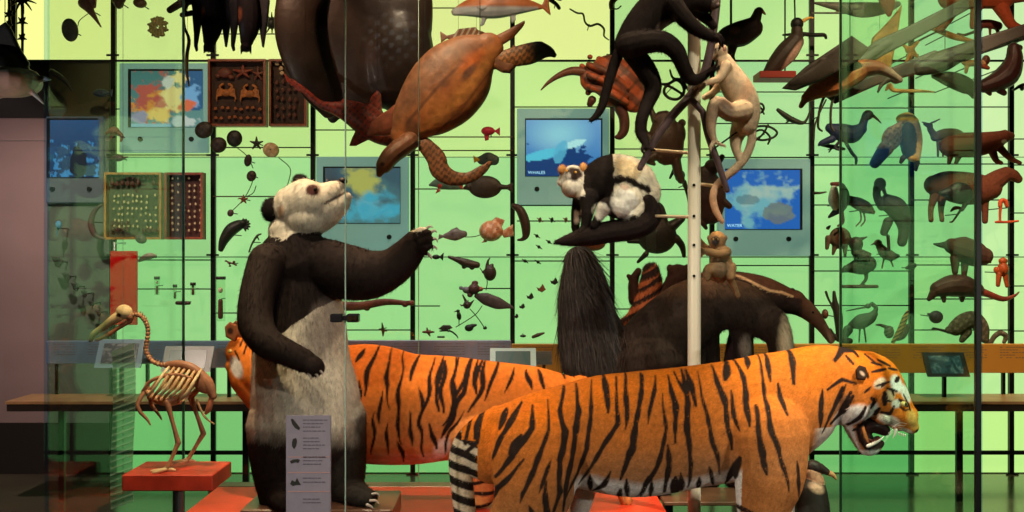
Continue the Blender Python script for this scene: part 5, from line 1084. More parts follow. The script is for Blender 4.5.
# --- snake and knotted coils
S('pinned_snake', 'thin wavy snake pinned at the top centre bay', 'snake', [T([(570,9,.8),(577,13,1),(583,14,1),(585,22,1),(590,26,1.2),(598,24,1.2),(604,29,1.1),(604,36,.9),(609,40,.6)])], (.13,.11,.04), vox=.4, smooth=1)
S('small_top_lizard', 'small dark curled lizard at the top right of the tuna tail', 'lizard', [T([(550,0,2),(556,4,2),(559,8,2)]), T([(553,-4,3),(560,-2,3)])], K)
S('coiled_snake', 'black snake in loops behind the dark monkey legs', 'snake', [T([(660,84,1.4),(668,84,1.6),(676,80,1.6),(682,84,1.6),(684,92,1.6),(678,99,1.6),(669,98,1.6),(664,92,1.6),(667,86,1.4),(676,90,1.4),(686,97,1.2)]), T([(670,70,1),(673,78,1.3),(682,80,1.3),(688,90,1.1)])], K, 8.6, vox=.45, smooth=1)
S('knotted_worm', 'small dark coiled snake above the larger knot, right of the pale monkey', 'snake', [T([(756,108,1),(757,104,1.1),(762,104,1.1),(764,109,1.1),(760,113,1.1),(756,112,1),(760,107,.9),(764,114,.9)])], K, vox=.4, smooth=1)
S('knotted_snake', 'dark snake tied in a knot right of the pale monkey tail', 'snake', [T([(752,135,1),(754,128,1.2),(762,126,1.2),(770,127,1.2),(777,132,1.2),(774,137,1.2),(765,140,1.2),(757,139,1.2),(754,133,1.2),(762,130,1.1),(770,137,1.1),(768,144,1)]), T([(755,141,1),(763,134,1.1),(768,125,1)])], (.02,.03,.015), vox=.4, smooth=1)
# --- turtles on the wall
sc = empty('snapping_turtle', (X_(612, 8.3), 8.3, Z_(140, 8.3))); tag(sc, 'red brown snapping turtle with ridged shell and curved pointed tail', 'turtle')
def scp(C, px, py, d, N):
    u = (px-612)*.75+(py-80)*.66; v = -(px-612)*.66+(py-80)*.75
    C = paint(C, np.clip(np.sin(v*.42+1.2)*2, 0, 1)*.7, (.05,.035,.03)); C = paint(C, np.clip((np.sin(u*.40)-.75)*5, 0, 1)*.6, (.05,.03,.02)); return C
creature('shell', [T([(594,78,15),(606,78,24),(620,86,25),(634,98,15)], b=.42)]+[T([(588,66+k*11,3,-.06-.02*(k==1)),(606,74+k*10,4,-.1),(626,90+k*7,2.6,-.08)]) for k in range(3)]+[E(582+2*k,66+k*9-0,3,2.6,20,b=3) for k in range(5)]+[E(590+9*k,57+k*1.6,3,2.6,0,b=3) for k in range(4)], 8.3, (.40,.09,.03), SKIN, .9, 2, scp, parent=sc)
creature('tail', [T([(584,72,5),(572,71,4.4),(560,75,3.2),(549,82,2),(541,90,.8)])], 8.3, (.14,.05,.025), SKIN, .7, 2, parent=sc)
creature('leg', [T([(620,108,6),(624,118,5.5),(624,130,5),(620,136,4),(617,137,2.5)])], 8.3, (.09,.03,.02), SKIN, .7, 2, parent=sc)
creature('leg', [T([(592,100,4.5),(590,104,3.4)])], 8.3, (.09,.03,.02), SKIN, .7, 2, parent=sc)
MB().tube([P(612, 85, 8.32), P(612, 85, WALL_Y-.001)], .01, 8).build('mounting_pin', dm, sc)
S('dark_turtle', 'dark turtle behind the rung between lemur and white pole, legs out', 'turtle', [T([(664,122,12),(666,136,18),(668,150,16)], b=.4), E(682,123,4,4,0), E(678,134,8,12,0,b=5), T([(655,156,5),(648,160,4),(654,164,2)]), T([(676,160,5),(678,172,5),(681,180,4)]), T([(655,120,4),(651,108,2.4),(653,98,1.2)]), T([(650,140,4),(645,132,3)])], (.05,.022,.012), 8.6)
S('sea_turtle', 'black round turtle with spread flippers right of the lemur tail', 'turtle', [E(657,236,20,18,0,b=8), T([(664,220,4,0),(661,208,3.4),(657,203,2)]), T([(640,241,3),(629,241,2.6)]), T([(672,226,6),(682,219,3.4)]), T([(676,238,4),(682,246,3.4),(684,256,2)]), T([(646,254,3),(638,262,1.6)])], (.022,.018,.014), 8.6, WET)
S('tortoise', 'dark brown tortoise right behind the white pole at mid height', 'turtle', [T([(706,175,10),(710,195,16),(710,212,13)], b=.4), T([(716,165,4),(722,157,3)]), T([(722,200,4),(729,206,3.4)]), E(712,167,8,8,0,b=5), T([(702,222,3),(706,228,2)])], (.055,.020,.014), 8.6)
S('frog', 'small dark shape between lemur and pole above the wall rod', 'frog', [E(680,176,5,6,20), T([(684,182,2.6),(688,195,2),(689,205,1.2)]), T([(674,170,2),(670,178,1.2)])], K)
S('brown_crab', 'brown lump partly hidden below the lemur tail', 'crab', [E(594,243,12,8,0,b=6), E(604,238,5,5,0), T([(584,243,3),(580,238,2)])], (.24,.07,.03), 8.7)
S('curled_frond', 'dark small curled frond at the top of the mullion by the monkey', 'plant', [T([(611,8,2),(612,2,3),(617,-3,3)]), T([(611,8,1),(617,9,.8),(621,6,.8)])], (.10,.05,.03), 8.8, vox=.45)
# --- birds at the top right
turk = S('wild_turkey', 'dark turkey like bird with raised neck top right of the pole', 'bird', [T([(716,42,4),(726,37,10),(740,34,13),(752,28,11)], b=.8), T([(752,28,8),(756,18,5.5),(758,12,4.5)]), E(759,11,4.5,4,0), T([(733,45,5),(731,55,4),(734,61,2)]), T([(720,40,6),(714,50,4)])], (.045,.018,.018), 7.9, PLUME, None, lambda C, px, py, d, N: paint(C, ell(px, py, 733, 32, 7, 5, 0, .5)*.5, (.35,.10,.06)), hold='none')
MB().tube([P(731, 32, 7.9), Vector((X_(731, 7.9), 7.9, CEIL-.002))], .009, 8).build('hanging_rod', dm, turk); creature('beak', [T([(762,11,2),(765,14,1)], (.7,.28,.08), post=True)], 7.9, m=BONE, parent=turk)
corm = empty('cormorant', (X_(785, 7.9), 7.9, Z_(80, 7.9))); tag(corm, 'dark bird with pale breast and yellow bill perched on a red board', 'bird')
creature('body', [T([(768,74,6),(776,64,9),(787,52,11),(795,42,9)], b=.8), T([(797,42,6),(797,30,6)]), T([(765,76,3),(758,79,1.5)])], 7.9, (.05,.03,.02), PLUME, .7, 2, lambda C, px, py, d, N: paint(C, ell(px, py, 791, 58, 5, 22, 32, .4)*(py > 38), (.62,.38,.30)), parent=corm)
creature('head', [E(797,24,6.5,6.5,0,b=6), T([(797,30,5.5),(797,36,5)])], 7.9, (.012,.012,.010), PLUME, .6, 2, parent=corm); creature('beak', [T([(803,21,2),(809,18,1.4),(813,18,.8)], (.75,.42,.08), post=True)], 7.9, m=BONE, parent=corm)
MB().bevbox(X_(756, 7.9), X_(792, 7.9), 7.78, 8.0, Z_(80.5, 7.9), Z_(73.5, 7.9), .004).build('perch_board', mat('board_red', (.45,.04,.02), .5), corm)
MB().tube([P(785, 74, 7.95), Vector((X_(785, 7.95), 7.95, CEIL-.002))], .006, 8).build('hanging_rod', dm, corm); MB().tube([P(795, 20, 7.95), Vector((X_(792, 7.95), 7.95, CEIL-.002))], .006, 8).build('hanging_rod', dm, corm)
S('perched_lizard', 'thin dark lizard lying across the mullion behind the yellow billed bird', 'lizard', [T([(783,35,1),(800,34,2.2),(815,35,2.2),(824,35,2),(826,38,1.4)]), T([(812,33,1),(809,38,.8)])], K, vox=.4)
# big orange brown wading bird with long wings
YE = 7.6
ib = empty('giant_petrel', (X_(850, YE), YE, Z_(135, YE))); tag(ib, 'large brown long winged bird with orange lit body, upper right', 'bird')
creature('body', [T([(806,98,5),(818,90,9),(835,84,12),(852,74,12),(864,68,9)], b=.9), T([(866,68,9),(878,68,7),(888,72,5),(900,80,3)]), T([(806,98,4),(801,106,2.5)])], YE, (.50,.15,.04), PLUME, .8, 2, lambda C, px, py, d, N: paint(paint(C, lin(px, 852, 866), (.16,.05,.02)), lin(py-(-.55*(px-840)+88), 2, 8)*.5, (.25,.2,.18)), parent=ib)
creature('wing', [T([(858,72,6,-.05),(835,62,9,-.1),(812,76,8,-.2),(795,85,6,-.25),(780,91,3,-.3)], b=.3), PL([(776,92),(800,70),(845,40),(862,52),(850,66),(815,84),(790,94)], 2.2, dy=-.15)], YE, (.045,.032,.022), PLUME, .9, 3, parent=ib)
creature('wing', [PL([(855,58),(880,38),(920,20),(975,-8),(975,6),(925,34),(890,52),(866,66)], 2.2, dy=.1), T([(860,62,5,.05),(900,36,4,.1),(960,4,3,.12)], b=.5)], YE, (.05,.052,.042), PLUME, .9, 3, parent=ib)
for sg in (0, 1): creature('leg', [T([(826+9*sg,92,1.6),(820+11*sg,108,1.3),(818+13*sg,126,1.3),(822+12*sg,131,1)], (.04,.03,.02), post=True)], YE, m=SKIN, parent=ib)
MB().tube([P(850, 68, YE), Vector((X_(850, YE), YE, CEIL-.002))], .003, 6).build('hanging_wire', dm, ib)
S('bat_ray', 'yellowish translucent ray shape behind the long grey wing', 'ray', [PL([(868,60),(872,38),(886,24),(898,10),(902,4),(898,30),(895,48),(890,70),(880,70)], 2.4)], (.62,.36,.10), 8.3, hold='wire')
S('upper_grey_fish', 'long grey fish at the top right behind the wing', 'fish', [T([(815,3,1.5),(840,7,5),(862,10,8),(885,8,6),(898,4,3)], b=.5), PL([(816,3),(806,-4),(812,0)], 1), T([(812,13,1),(845,13,1.2)])], (.13,.15,.11), 8.2, hold='wire')
S('red_head_fish', 'dull red pointed shape at the top right behind the wing', 'fish', [T([(886,-6,10),(888,6,7),(889,14,3)], b=.5)], (.22,.07,.04), 8.0, hold='wire')
alb = empty('albatross', (X_(950, 7.8), 7.8, Z_(80, 7.8))); tag(alb, 'dark long winged bird spread diagonally across the upper right bays', 'bird')
creature('body', [T([(920,68,8),(940,62,11),(958,54,9),(975,46,7)], b=.7), PL([(822,94),(870,76),(905,62),(935,50),(952,60),(925,72),(880,84),(835,104)], 2.4), PL([(950,48),(985,36),(1030,22),(1036,32),(1000,46),(965,62)], 2.2)], 7.8, (.035,.028,.022), PLUME, .9, 3, None, parent=alb)
creature('head', [E(896,79,6,5,0), T([(890,78,4),(882,84,2.4),(878,92,1.2)])], 7.8, (.06,.045,.035), PLUME, .7, 2, parent=alb)
MB().tube([P(945, 58, 7.8), Vector((X_(945, 7.8), 7.8, CEIL-.002))], .003, 6).build('hanging_wire', dm, alb)
S('yellow_frog', 'pale orange splayed frog above the albatross wing', 'frog', [E(910,50,5,4,0), T([(912,48,2.4),(918,42,1.6)]), T([(907,48,2.2),(902,44,1.2)]), T([(911,53,3),(908,60,2.4),(905,66,1.4)]), T([(914,53,2.4),(918,58,1.6)])], (.75,.34,.08), 8.5)
S('orange_lizard', 'slim orange lizard pointing down to the right, upper right bays', 'lizard', [T([(929,26,3),(940,31,3),(955,37,3.2),(972,41,2)])], (.62,.30,.08), 8.5)
S('long_yellow_snake', 'long thin yellow snake lying level below the albatross wing', 'snake', [T([(886,90,1.2),(890,85,2.6),(893,90,2.2),(905,91,1.9),(920,91,1.7),(934,92,.9)])], (.75,.42,.14), 8.5, vox=.45)
S('small_orange_lizard', 'short orange lizard above the seal shaped shadow, upper right', 'lizard', [T([(927,73,1),(935,70,2.2),(945,65,2.4),(951,63,1.4)])], (.72,.28,.12), 8.5)
S('orange_monkey', 'small cream and orange climbing animal against the dark case post', 'monkey', [T([(961,58,2.5),(966,63,3.2),(975,63,3.4),(983,63,3)]), T([(967,65,2.4),(966,72,1.8)]), E(986,60,4,5,0,(.12,.04,.02)), T([(983,66,3),(988,68,2)], (.4,.10,.04))], (.72,.42,.18), 8.5)
S('hummingbird', 'tiny dark upright bird left of the orange frog', 'bird', [E(908,34,3,6,10), T([(909,28,1.4),(913,24,.6)])], (.30,.16,.06), 8.6)
S('diagonal_stick', 'thin dark straight stick crossing the upper right bay', 'stick', [T([(912,44,.9),(930,35,1),(946,28,.9)])], K, vox=.4)
S('grey_seal', 'grey green seal shape below the albatross, nose left', 'seal', [T([(934,76,3),(945,78,7),(958,82,9),(970,88,8),(974,95,4)], b=.7)], (.09,.10,.07), 8.6)
S('bear', 'reddish brown bear walking at the top right corner', 'bear', [T([(950,-2,12),(975,-5,14),(1003,-4,13)], b=.8), T([(957,2,7),(950,16,5),(942,27,4),(938,30,3)]), T([(978,4,7),(974,16,4),(973,26,3.4)]), T([(1000,5,8),(1006,16,6),(1012,25,5),(1022,29,3.4)]), T([(1010,-4,8),(1024,-4,6)])], (.32,.065,.025), 8.4, FUR)
S('small_wild_cat', 'small dark four legged animal between the legs of the bear', 'cat', [T([(982,24,4.5),(990,24,4.6),(998,26,4.5)], b=.8), T([(981,27,2),(979,35,1.4)]), T([(997,29,2),(999,36,1.3)]), T([(990,28,1.6),(990,34,1.2)]), T([(976,31,1.6),(965,35,1.4),(958,34,1.4)])], (.13,.03,.02), 8.6, vox=.5)
S('sea_lion', 'black sea lion sitting up at the right picture edge', 'sea lion', [T([(984,86,7),(996,82,10),(1008,74,12),(1014,60,9),(1014,50,7)], b=.9), T([(1014,48,6),(1019,48,3.6)]), T([(1000,90,4),(1004,93,3)]), T([(986,90,3),(990,94,2)])], (.045,.014,.012), 8.5)
S('spotted_tail', 'dark spotted long tail running to the right edge above the sea lion', 'tail', [T([(985,50,3),(1000,44,4),(1015,39,4),(1030,36,3)]), E(1016,40,4,3,0)], (.05,.03,.025), 8.6)
S('small_lizard_right', 'small black curled lizard at right edge beside the sea lion', 'lizard', [T([(1014,90,1.2),(1020,86,1.8),(1026,84,1.6)]), E(1022,88,2.2,3,0)], K, 8.8, vox=.45)
# --- middle right bays
gal = empty('purple_gallinule', (X_(852, DW), DW, Z_(166, DW))); tag(gal, 'blue black rail bird with long legs walking right, below the wing tip', 'bird')
creature('body', [T([(830,128,5),(840,132,9),(852,134,9.5),(861,129,6)], b=.8), T([(861,130,5),(864,121,4),(866,115,4)]), E(868,115,5.5,5,0), T([(832,139,4),(822,143,3),(819,145,1.5)])], DW, (.020,.035,.10), PLUME, .6, 2, lambda C, px, py, d, N: paint(C, lin(py, 124, 119), (.035,.025,.03)), parent=gal)
creature('beak', [T([(872,115,1.8),(877,119,1.2),(881,123,.6)], (.10,.06,.05), post=True)], DW, m=BONE, parent=gal)
creature('leg', [T([(846,143,1.8),(852,153,1.8),(856,158,1.6),(856,163,1.4)], (.04,.07,.12), post=True)], DW, m=SKIN, parent=gal); creature('leg', [T([(839,142,1.6),(835,148,1.4),(841,150,1.2)], (.03,.03,.04), post=True)], DW, m=SKIN, parent=gal)
MB().tube([P(850, 134, DW), P(850, 134, WALL_Y-.001)], .005, 6).build('mounting_pin', dm, gal)
S('dry_reed', 'pair of thin dark upright reeds at the mullion above the blue black rail', 'reed', [T([(826,100,.9),(820,112,.9),(815,125,.9),(814,140,.8)]), T([(833,97,.9),(831,110,.9),(830,124,.8)])], (.04,.03,.02), vox=.35, smooth=1)
S('bird_of_paradise', 'upside down pink breasted bird with blue head hanging beneath a rod', 'bird', [E(892,138,10,13,20,b=8), T([(886,148,8),(880,156,6.5),(875,163,5.5)]), T([(897,128,5),(900,124,3)])], (.50,.32,.20), paintf=lambda C, px, py, d, N: paint(paint(spots(0,(.30,.17,.10),.9,.2)(C, px, py, d, N), lin(py, 146, 150)*(px < 887), (.02,.06,.22)), ell(px, py, 875, 164, 7, 6, 0, .4), (.012,.014,.02)), m=PLUME)
S('golden_pheasant', 'golden backed dark bird clinging right of the upside down bird', 'bird', [T([(901,119,5),(908,117,5),(914,122,5)], (.80,.50,.12)), E(908,140,8,19,0,(.10,.10,.09),b=7), T([(916,125,4),(919,140,3.6),(917,158,3.4)], (.78,.42,.14)), E(913,158,6,4,0,(.80,.36,.05)), T([(903,158,3),(901,162,2)], (.08,.07,.06)), T([(917,162,3),(916,170,1.6)], (.06,.06,.05))], (.10,.10,.09), m=PLUME)
S('antelope', 'small grey antelope with horns, left of the red brown boar', 'antelope', [T([(935,137,4.5),(945,134,5.5),(957,134,5),(963,138,4)], b=.8), T([(934,135,3.6),(930,129,3)]), T([(930,126,3),(925,124,1.8)]), T([(931,123,1),(936,121,.9),(940,119,.6)]), T([(930,124,.9),(922,122,.7)]), T([(938,141,1.8),(938,156,1.1)]), T([(943,141,1.6),(943,156,1)])], (.15,.12,.09), vox=.5, m=FUR)
S('wild_boar', 'red brown boar facing right beside the small antelope', 'boar', [T([(950,146,11),(962,145,12.5),(980,144,12),(993,141,10),(1003,137,7)], b=.8), T([(1005,136,6.5),(1010,136,4.5)]), T([(951,154,3.4),(949,163,2)]), T([(959,156,3),(956,163,2)]), T([(992,150,4.5),(996,160,3),(1001,163,2.2)]), T([(1000,148,4),(1010,158,3),(1020,163,2)])], (.20,.06,.035), paintf=lambda C, px, py, d, N: paint(C, ell(px, py, 1002, 142, 4, 2.4, 0, .4), (.8,.75,.6)), m=FUR)
S('tapir', 'large red brown hoofed animal with raised head at the right', 'tapir', [T([(934,185,10),(945,185,14),(962,188,16.5),(980,189,15),(990,188,12)], b=.8), T([(988,186,11),(998,179,9.5),(1006,174,7.5)], b=.9), T([(1003,175,7.5),(1012,175,6.5),(1018,179,4.5)], b=.9), T([(935,195,5),(931,208,3),(931,220,2.6)]), T([(942,198,4.5),(941,210,2.8),(942,220,2.4)]), T([(984,198,5),(985,210,3.4),(985,221,3)])], (.18,.055,.03), 8.75, FUR)
S('dark_tortoise', 'dark round turtle overlapping the flank of the largest hoofed animal', 'turtle', [E(960,193,13,11,5,b=6), T([(949,192,5),(942,193,3.4)]), T([(967,201,3),(962,210,1.8)])], (.035,.022,.024), 8.62)
S('folded_bat', 'small tan angled claw shape below the dark round turtle', 'claw', [T([(951,211,1),(955,208,2),(962,208,1)]), T([(960,211,1.4),(953,221,1),(950,222,.8)])], (.32,.16,.09), vox=.4)
S('red_crayfish', 'bright red orange curled crayfish at the right edge', 'crayfish', [T([(1000,206,2),(1001,201,2.4),(1005,201,2.4),(1007,206,2)]), T([(1001,205,1.6),(1000,213,1.4),(1000,221,1.2)]), T([(996,222,1.4),(1008,222,1.3),(1018,221,1.2)])], (.70,.10,.03), 8.6, vox=.45)
S('echidna', 'dull brown round bodied animal with pointed snout facing left', 'echidna', [T([(952,246,8),(962,249,13),(976,254,13),(984,256,9)], b=.9), T([(950,245,5),(941,245,2.8),(934,244,1)]), T([(955,258,5),(955,272,3)]), T([(965,262,4),(964,276,2.6)])], (.12,.06,.045), 8.75, FUR, None, lambda C, px, py, d, N: paint(C, lin(px, 950, 943), (.045,.05,.04)))
S('armadillo', 'brown armadillo with long red tail curling right', 'armadillo', [T([(938,289,8),(950,286,11),(963,286,11.5),(976,290,8)], b=.9), T([(934,293,5),(929,299,2.4)]), T([(943,295,3.4),(944,301,2)]), T([(962,294,4),(962,300,2.4)]), T([(976,290,5),(988,294,3.6),(1003,299,2.8),(1014,296,1.6),(1019,292,.8)], (.30,.05,.03))], (.10,.04,.035), 8.75)
S('red_owl', 'small red orange owl standing above the armadillo tail', 'owl', [E(1003,269,5.5,7,0), E(1003,261,4.5,3.6,0), T([(999,274,3),(998,285,2.2)]), T([(1005,274,3),(1007,286,2)]), E(996,270,2.5,3.5,0)], (.52,.09,.02), 8.7)
S('red_parrot', 'small red bird against the mullion right of the case post', 'parrot', [T([(982,250,4),(988,256,3.5),(990,262,1.6)])], (.45,.07,.02), 8.8)
S('rolled_pangolin', 'dark round curled animal above the thin level stick', 'pangolin', [E(936,317,7,6.5,0,b=6), T([(931,315,2),(928,314,1.2)])], (.06,.06,.075), 8.7)
S('thin_stick', 'thin dark stick crossing left of the big curled monkey', 'stick', [T([(933,328,1),(945,331,1.6),(958,334,1.8)])], K, 8.7)
S('howler_monkey', 'grey brown crouching monkey with long curled tail at lower right', 'monkey', [T([(956,328,8),(964,322,9),(974,320,9),(982,328,7),(984,338,5)], b=.9), T([(954,330,5),(949,330,4)]), T([(967,332,5),(962,340,3)]), T([(984,340,3),(990,343,2.4),(994,337,2.6),(1000,333,2.8),(1006,336,2.6),(1004,342,2)])], (.13,.11,.08), 8.7, FUR, None, spots(0,(.26,.20,.16),.7,.3))
S('standing_crane', 'slender grey crane with bent neck, lower right bay', 'crane', [T([(852,325,4),(860,322,7.5),(870,318,6),(874,314,4)], b=.8), T([(874,314,2.8),(876,308,2.2),(872,304,2.2)]), E(868,306,3,2.6,0), T([(866,307,1.2),(856,309,.9),(846,311,.5)]), T([(860,328,1.1),(859,342,.8)]), T([(864,327,1.1),(866,342,.8)]), T([(848,330,5),(843,338,3.4)])], (.07,.12,.085), 8.8, PLUME, vox=.45)
S('climbing_lizard', 'tall black lizard climbing upright beside the anteater snout', 'lizard', [T([(834,292,1.6),(835,302,2.8),(838,315,4.6),(839,330,3.6),(838,340,2)]), T([(834,338,3),(830,330,2)]), T([(832,306,1),(828,298,1.2),(826,292,1.4)]), T([(832,306,1.4),(835,312,1.6)]), E(825,314,3.4,5,0,(.14,.05,.03)), T([(842,340,4),(850,341,3)])], (.030,.025,.02), 8.5, vox=.5)
S('lyre_bird', 'small grey bird with long yellow striped tail against the mullion', 'bird', [E(889,332,5,6.5,0,(.14,.15,.11)), T([(886,327,2),(880,325,1.4),(876,325,.7)], (.08,.09,.06)), T([(893,342,2),(900,330,3),(905,318,3),(908,311,1.2)]), T([(895,340,1.4),(903,336,3),(908,326,2.4)], (.06,.04,.03))], (.42,.28,.08), 8.75, PLUME, None, bars((.06,.04,.03), 3, .2, 60), vox=.45)
S('kiwi', 'dark round bodied bird on a small brown stand', 'bird', [T([(850,268,5),(860,266,9),(868,264,8.5)], b=.85), T([(858,259,4),(855,250,3.6),(857,244,3)]), T([(846,269,4),(842,271,2)]), T([(866,273,2.4),(866,279,1.8),(862,284,1.6)]), T([(843,286.5,1.8),(860,286.5,2),(877,286.5,1.8)], (.10,.05,.03))], (.045,.045,.03), 8.7, PLUME)
S('hanging_sloth', 'brown drooping hairy animal left of the round dark bird', 'sloth', [E(840,238,11,11,0,b=7), T([(828,238,3),(827,248,2)]), T([(835,246,3),(833,254,1.4)]), T([(845,246,3),(845,256,1.4)]), T([(850,240,3),(853,250,1.8)]), T([(828,228,2),(830,226,1)])], (.16,.10,.06), 8.8, FUR, None, lambda C, px, py, d, N: paint(C, ell(px, py, 839, 238, 6, 10, 0, .4), (.08,.022,.015)))
S('round_dark_bird', 'small very dark round bird with thin beak right of the drooping animal', 'bird', [E(856,244,7,7.5,0), T([(861,239,2),(867,237,.8)]), T([(856,252,5),(868,258,6),(862,256,6)])], (.055,.022,.02), 8.65)
S('toucan', 'black and white bird with big pale breast standing on a peg', 'bird', [T([(834,190,4),(834,200,6),(836,208,4)], (.92,.88,.75)), T([(842,186,3),(845,195,4.6),(842,206,5),(834,213,3),(829,217,1.4)], (.02,.03,.04)), T([(832,184,2),(840,184,2.4)], (.22,.05,.03)), T([(842,212,1.8),(843,222,1.6),(838,226,1.2)], (.10,.03,.03)), E(838,207,4,1.6,10,(.8,.75,.7))], (.03,.03,.035), 8.7, PLUME)
S('pink_ibis', 'maroon oval bodied bird on two thin legs next to the black and white bird', 'bird', [T([(850,200,4.5),(859,204,6.5),(867,208,6),(873,212,2.5)], b=.8), T([(849,199,3),(845,196,2)]), T([(860,210,1),(861,220,.9),(856,226,.8)]), T([(863,211,1),(865,220,.9),(861,226,.8)])], (.17,.07,.07), 8.75, PLUME, vox=.45)
S('shoebill_stork', 'tall dark grey stork with folded neck, beak tucked down', 'stork', [E(880,184,6,6.5,0), T([(877,188,4),(877,197,4),(882,206,5)]), T([(883,188,2.2),(886,196,1.6)]), T([(888,203,9),(896,208,11),(902,218,9),(904,230,6),(902,242,5)], b=.8), T([(888,222,5),(884,232,4)]), T([(888,236,1.8),(889,250,1.6)])], (.055,.055,.05), 8.7, PLUME)
S('small_duck', 'small grey duck below the stork facing left', 'duck', [E(878,243,4,3.6,0), T([(875,243,1.2),(871,245,.6)]), T([(880,247,4),(885,253,6),(892,256,5),(898,256,2)], b=.8), T([(884,258,1),(882,268,1)]), T([(890,259,1),(893,266,1)])], (.13,.10,.08), 8.8, PLUME)
S('perched_thrush', 'tiny dark bird on the rod left of the mullion, lower right bays', 'bird', [E(912,266,5,3.2,-15), E(907,268,2,1.8,0), T([(914,269,.8),(913,273,.6)])], K, 8.8, vox=.45)
S('small_curled_gecko', 'tiny dark gecko left of the toucan like bird', 'lizard', [T([(814,193,1.6),(820,193,1.2),(826,192,.8)])], (.10,.06,.03), vox=.4)
S('tree_frog', 'dark lizard lying on the rod below the wading bird legs', 'lizard', [T([(778,110,2),(786,116,3),(795,121,3),(805,122,1.6),(811,108,.8)]), T([(790,120,1.2),(786,123,.8)])], (.03,.04,.02))
S('small_black_lizard', 'small black splayed lizard just above the blue black rail', 'lizard', [T([(822,145,1.6),(834,147,2.4),(844,149,1.6)]), T([(832,148,1),(829,152,.8)])], K, 8.86, vox=.45)
# --- left bays
S('sea_biscuit', 'flat grey oval disc hanging at the top left', 'sea biscuit', [E(70,30,8.5,12,-12,b=3)], (.10,.11,.08), hold='pin')
S('conch_shell', 'brown spiral shell with long pointed end at the top left', 'shell', [T([(84,3,6),(90,10,4),(96,19,2),(101,27,.8)]), T([(92,-4,5),(94,6,2.4)])], (.24,.09,.05))
S('coral_branch', 'lacy olive coral cluster right of the first mullion', 'coral', [T([(158+3*math.cos(a),27+3*math.sin(a),1.6),(158+10*math.cos(a+.3),27+10*math.sin(a+.3),1.3)]) for a in np.arange(0, 6.2, .62)]+[E(158+8*math.cos(a),27+9*math.sin(a),2.2,1.8,30*a) for a in np.arange(.3, 6.2, .78)]+[T([(150+8*math.cos(a)*1+8,27+6*math.sin(a),1.1) for a in np.arange(0,6.6,.6)])], (.20,.17,.05), vox=.5, smooth=1)
S('brown_nut', 'round brown nut shape at the very top left of the coral cluster', 'nut', [E(140,3,7,5,10)], (.10,.045,.02))
S('pine_cone', 'dark cone on the top of the first mullion', 'cone', [E(119,3,5,6,0), E(115,0,3,4,0), E(123,-1,3,4,0)], (.06,.03,.015))
S('sea_urchin', 'black spiny urchin right of the two bats', 'sea urchin', [E(272,23,5.5,6,0)]+[T([(272,23,1.6),(272+11*math.cos(a),23+11*math.sin(a),.5)]) for a in np.arange(0, 6.2, .52)], (.02,.02,.015), vox=.5, smooth=1)
for x, y, rx, ry, an, c, lab in ((204,130,9.5,8.5,-20,(.035,.025,.02),'dark sand dollar left of the mullion, under the crab case'), (218.5,145,8.5,8,-20,(.035,.02,.015),'dark brown sand dollar lying across the mullion'), (234.5,138.5,8,8.5,0,(.02,.016,.012),'darkest round sand dollar just right of the mullion'), (271,150,8.5,7.5,20,(.72,.50,.25),'cream spotted round shell under the narrow crab case'), (248,160.5,4,6.3,10,(.04,.018,.015),'small dark oval urchin above a similar one'), (251.5,176,5,5.6,20,(.06,.028,.018),'small dark oval urchin below a similar one'), (251.5,176+0,0,0,0,None,None), (286,189,3,2.6,0,K,'tiny dark round urchin near the left ear of the panda'), (252,176,0,0,0,None,None), (230.5,213,3.4,3.8,20,(.06,.025,.02),'small dark bead at the lower end of the fine wire')):
    if lab: S('sand_dollar' if rx > 7 else 'small_urchin', lab, 'sand dollar' if rx > 7 else 'sea urchin', [E(x,y,rx,ry,an,b=min(rx,ry)*.5)], c, paintf=spots(0, (.9,.68,.4) if c[0] > .5 else tuple(q*1.8 for q in c), .8, .2))
S('small_starfish', 'small black five armed starfish between the sand dollars and cream shell', 'starfish', [T([(256.5,143.5,2),(256.5+6.5*math.cos(a),143.5+6.5*math.sin(a),.7)]) for a in [-math.pi/2+k*2*math.pi/5 for k in range(5)]], (.035,.03,.01), vox=.4, smooth=1)
S('red_starfish', 'tiny reddish starfish on the rod left above the panda ear', 'starfish', [T([(243.5,199.5,1.7),(243.5+4.5*math.cos(a),199.5+4.5*math.sin(a),.6)]) for a in [-math.pi/2+k*2*math.pi/5 for k in range(5)]], (.30,.07,.03), vox=.4, smooth=1)
S('sea_cucumber', 'long black curved sea cucumber with ring of tentacles left of the panda', 'sea cucumber', [T([(221,249,3),(224,240,5),(231,230,6.5),(239,225,5.5),(243,223,3.4)])]+[T([(242,224,1),(244+6*math.cos(a),225+6*math.sin(a),1)]) for a in np.arange(-1.7, 1.6, .5)], (.018,.02,.014))
S('brittle_twig', 'short thin bent twig beside the panda shoulder', 'twig', [T([(249,252,.8),(252,244,1),(257,236,1.2),(261,234,.8)]), T([(257,236,.9),(259,240,.6)])], (.05,.06,.03), vox=.4)
S('tiny_shell_cluster', 'cluster of tiny reddish shells beside the panda elbow', 'shell', [E(229,263,2,1.3,30), E(234,262,1.4,1.4,0), E(230,266,1.4,1,0), E(236,265,1.2,1,0), E(226,261,1.4,1,0), T([(226,261,.8),(236,265,.8)])], (.13,.04,.03), vox=.4)
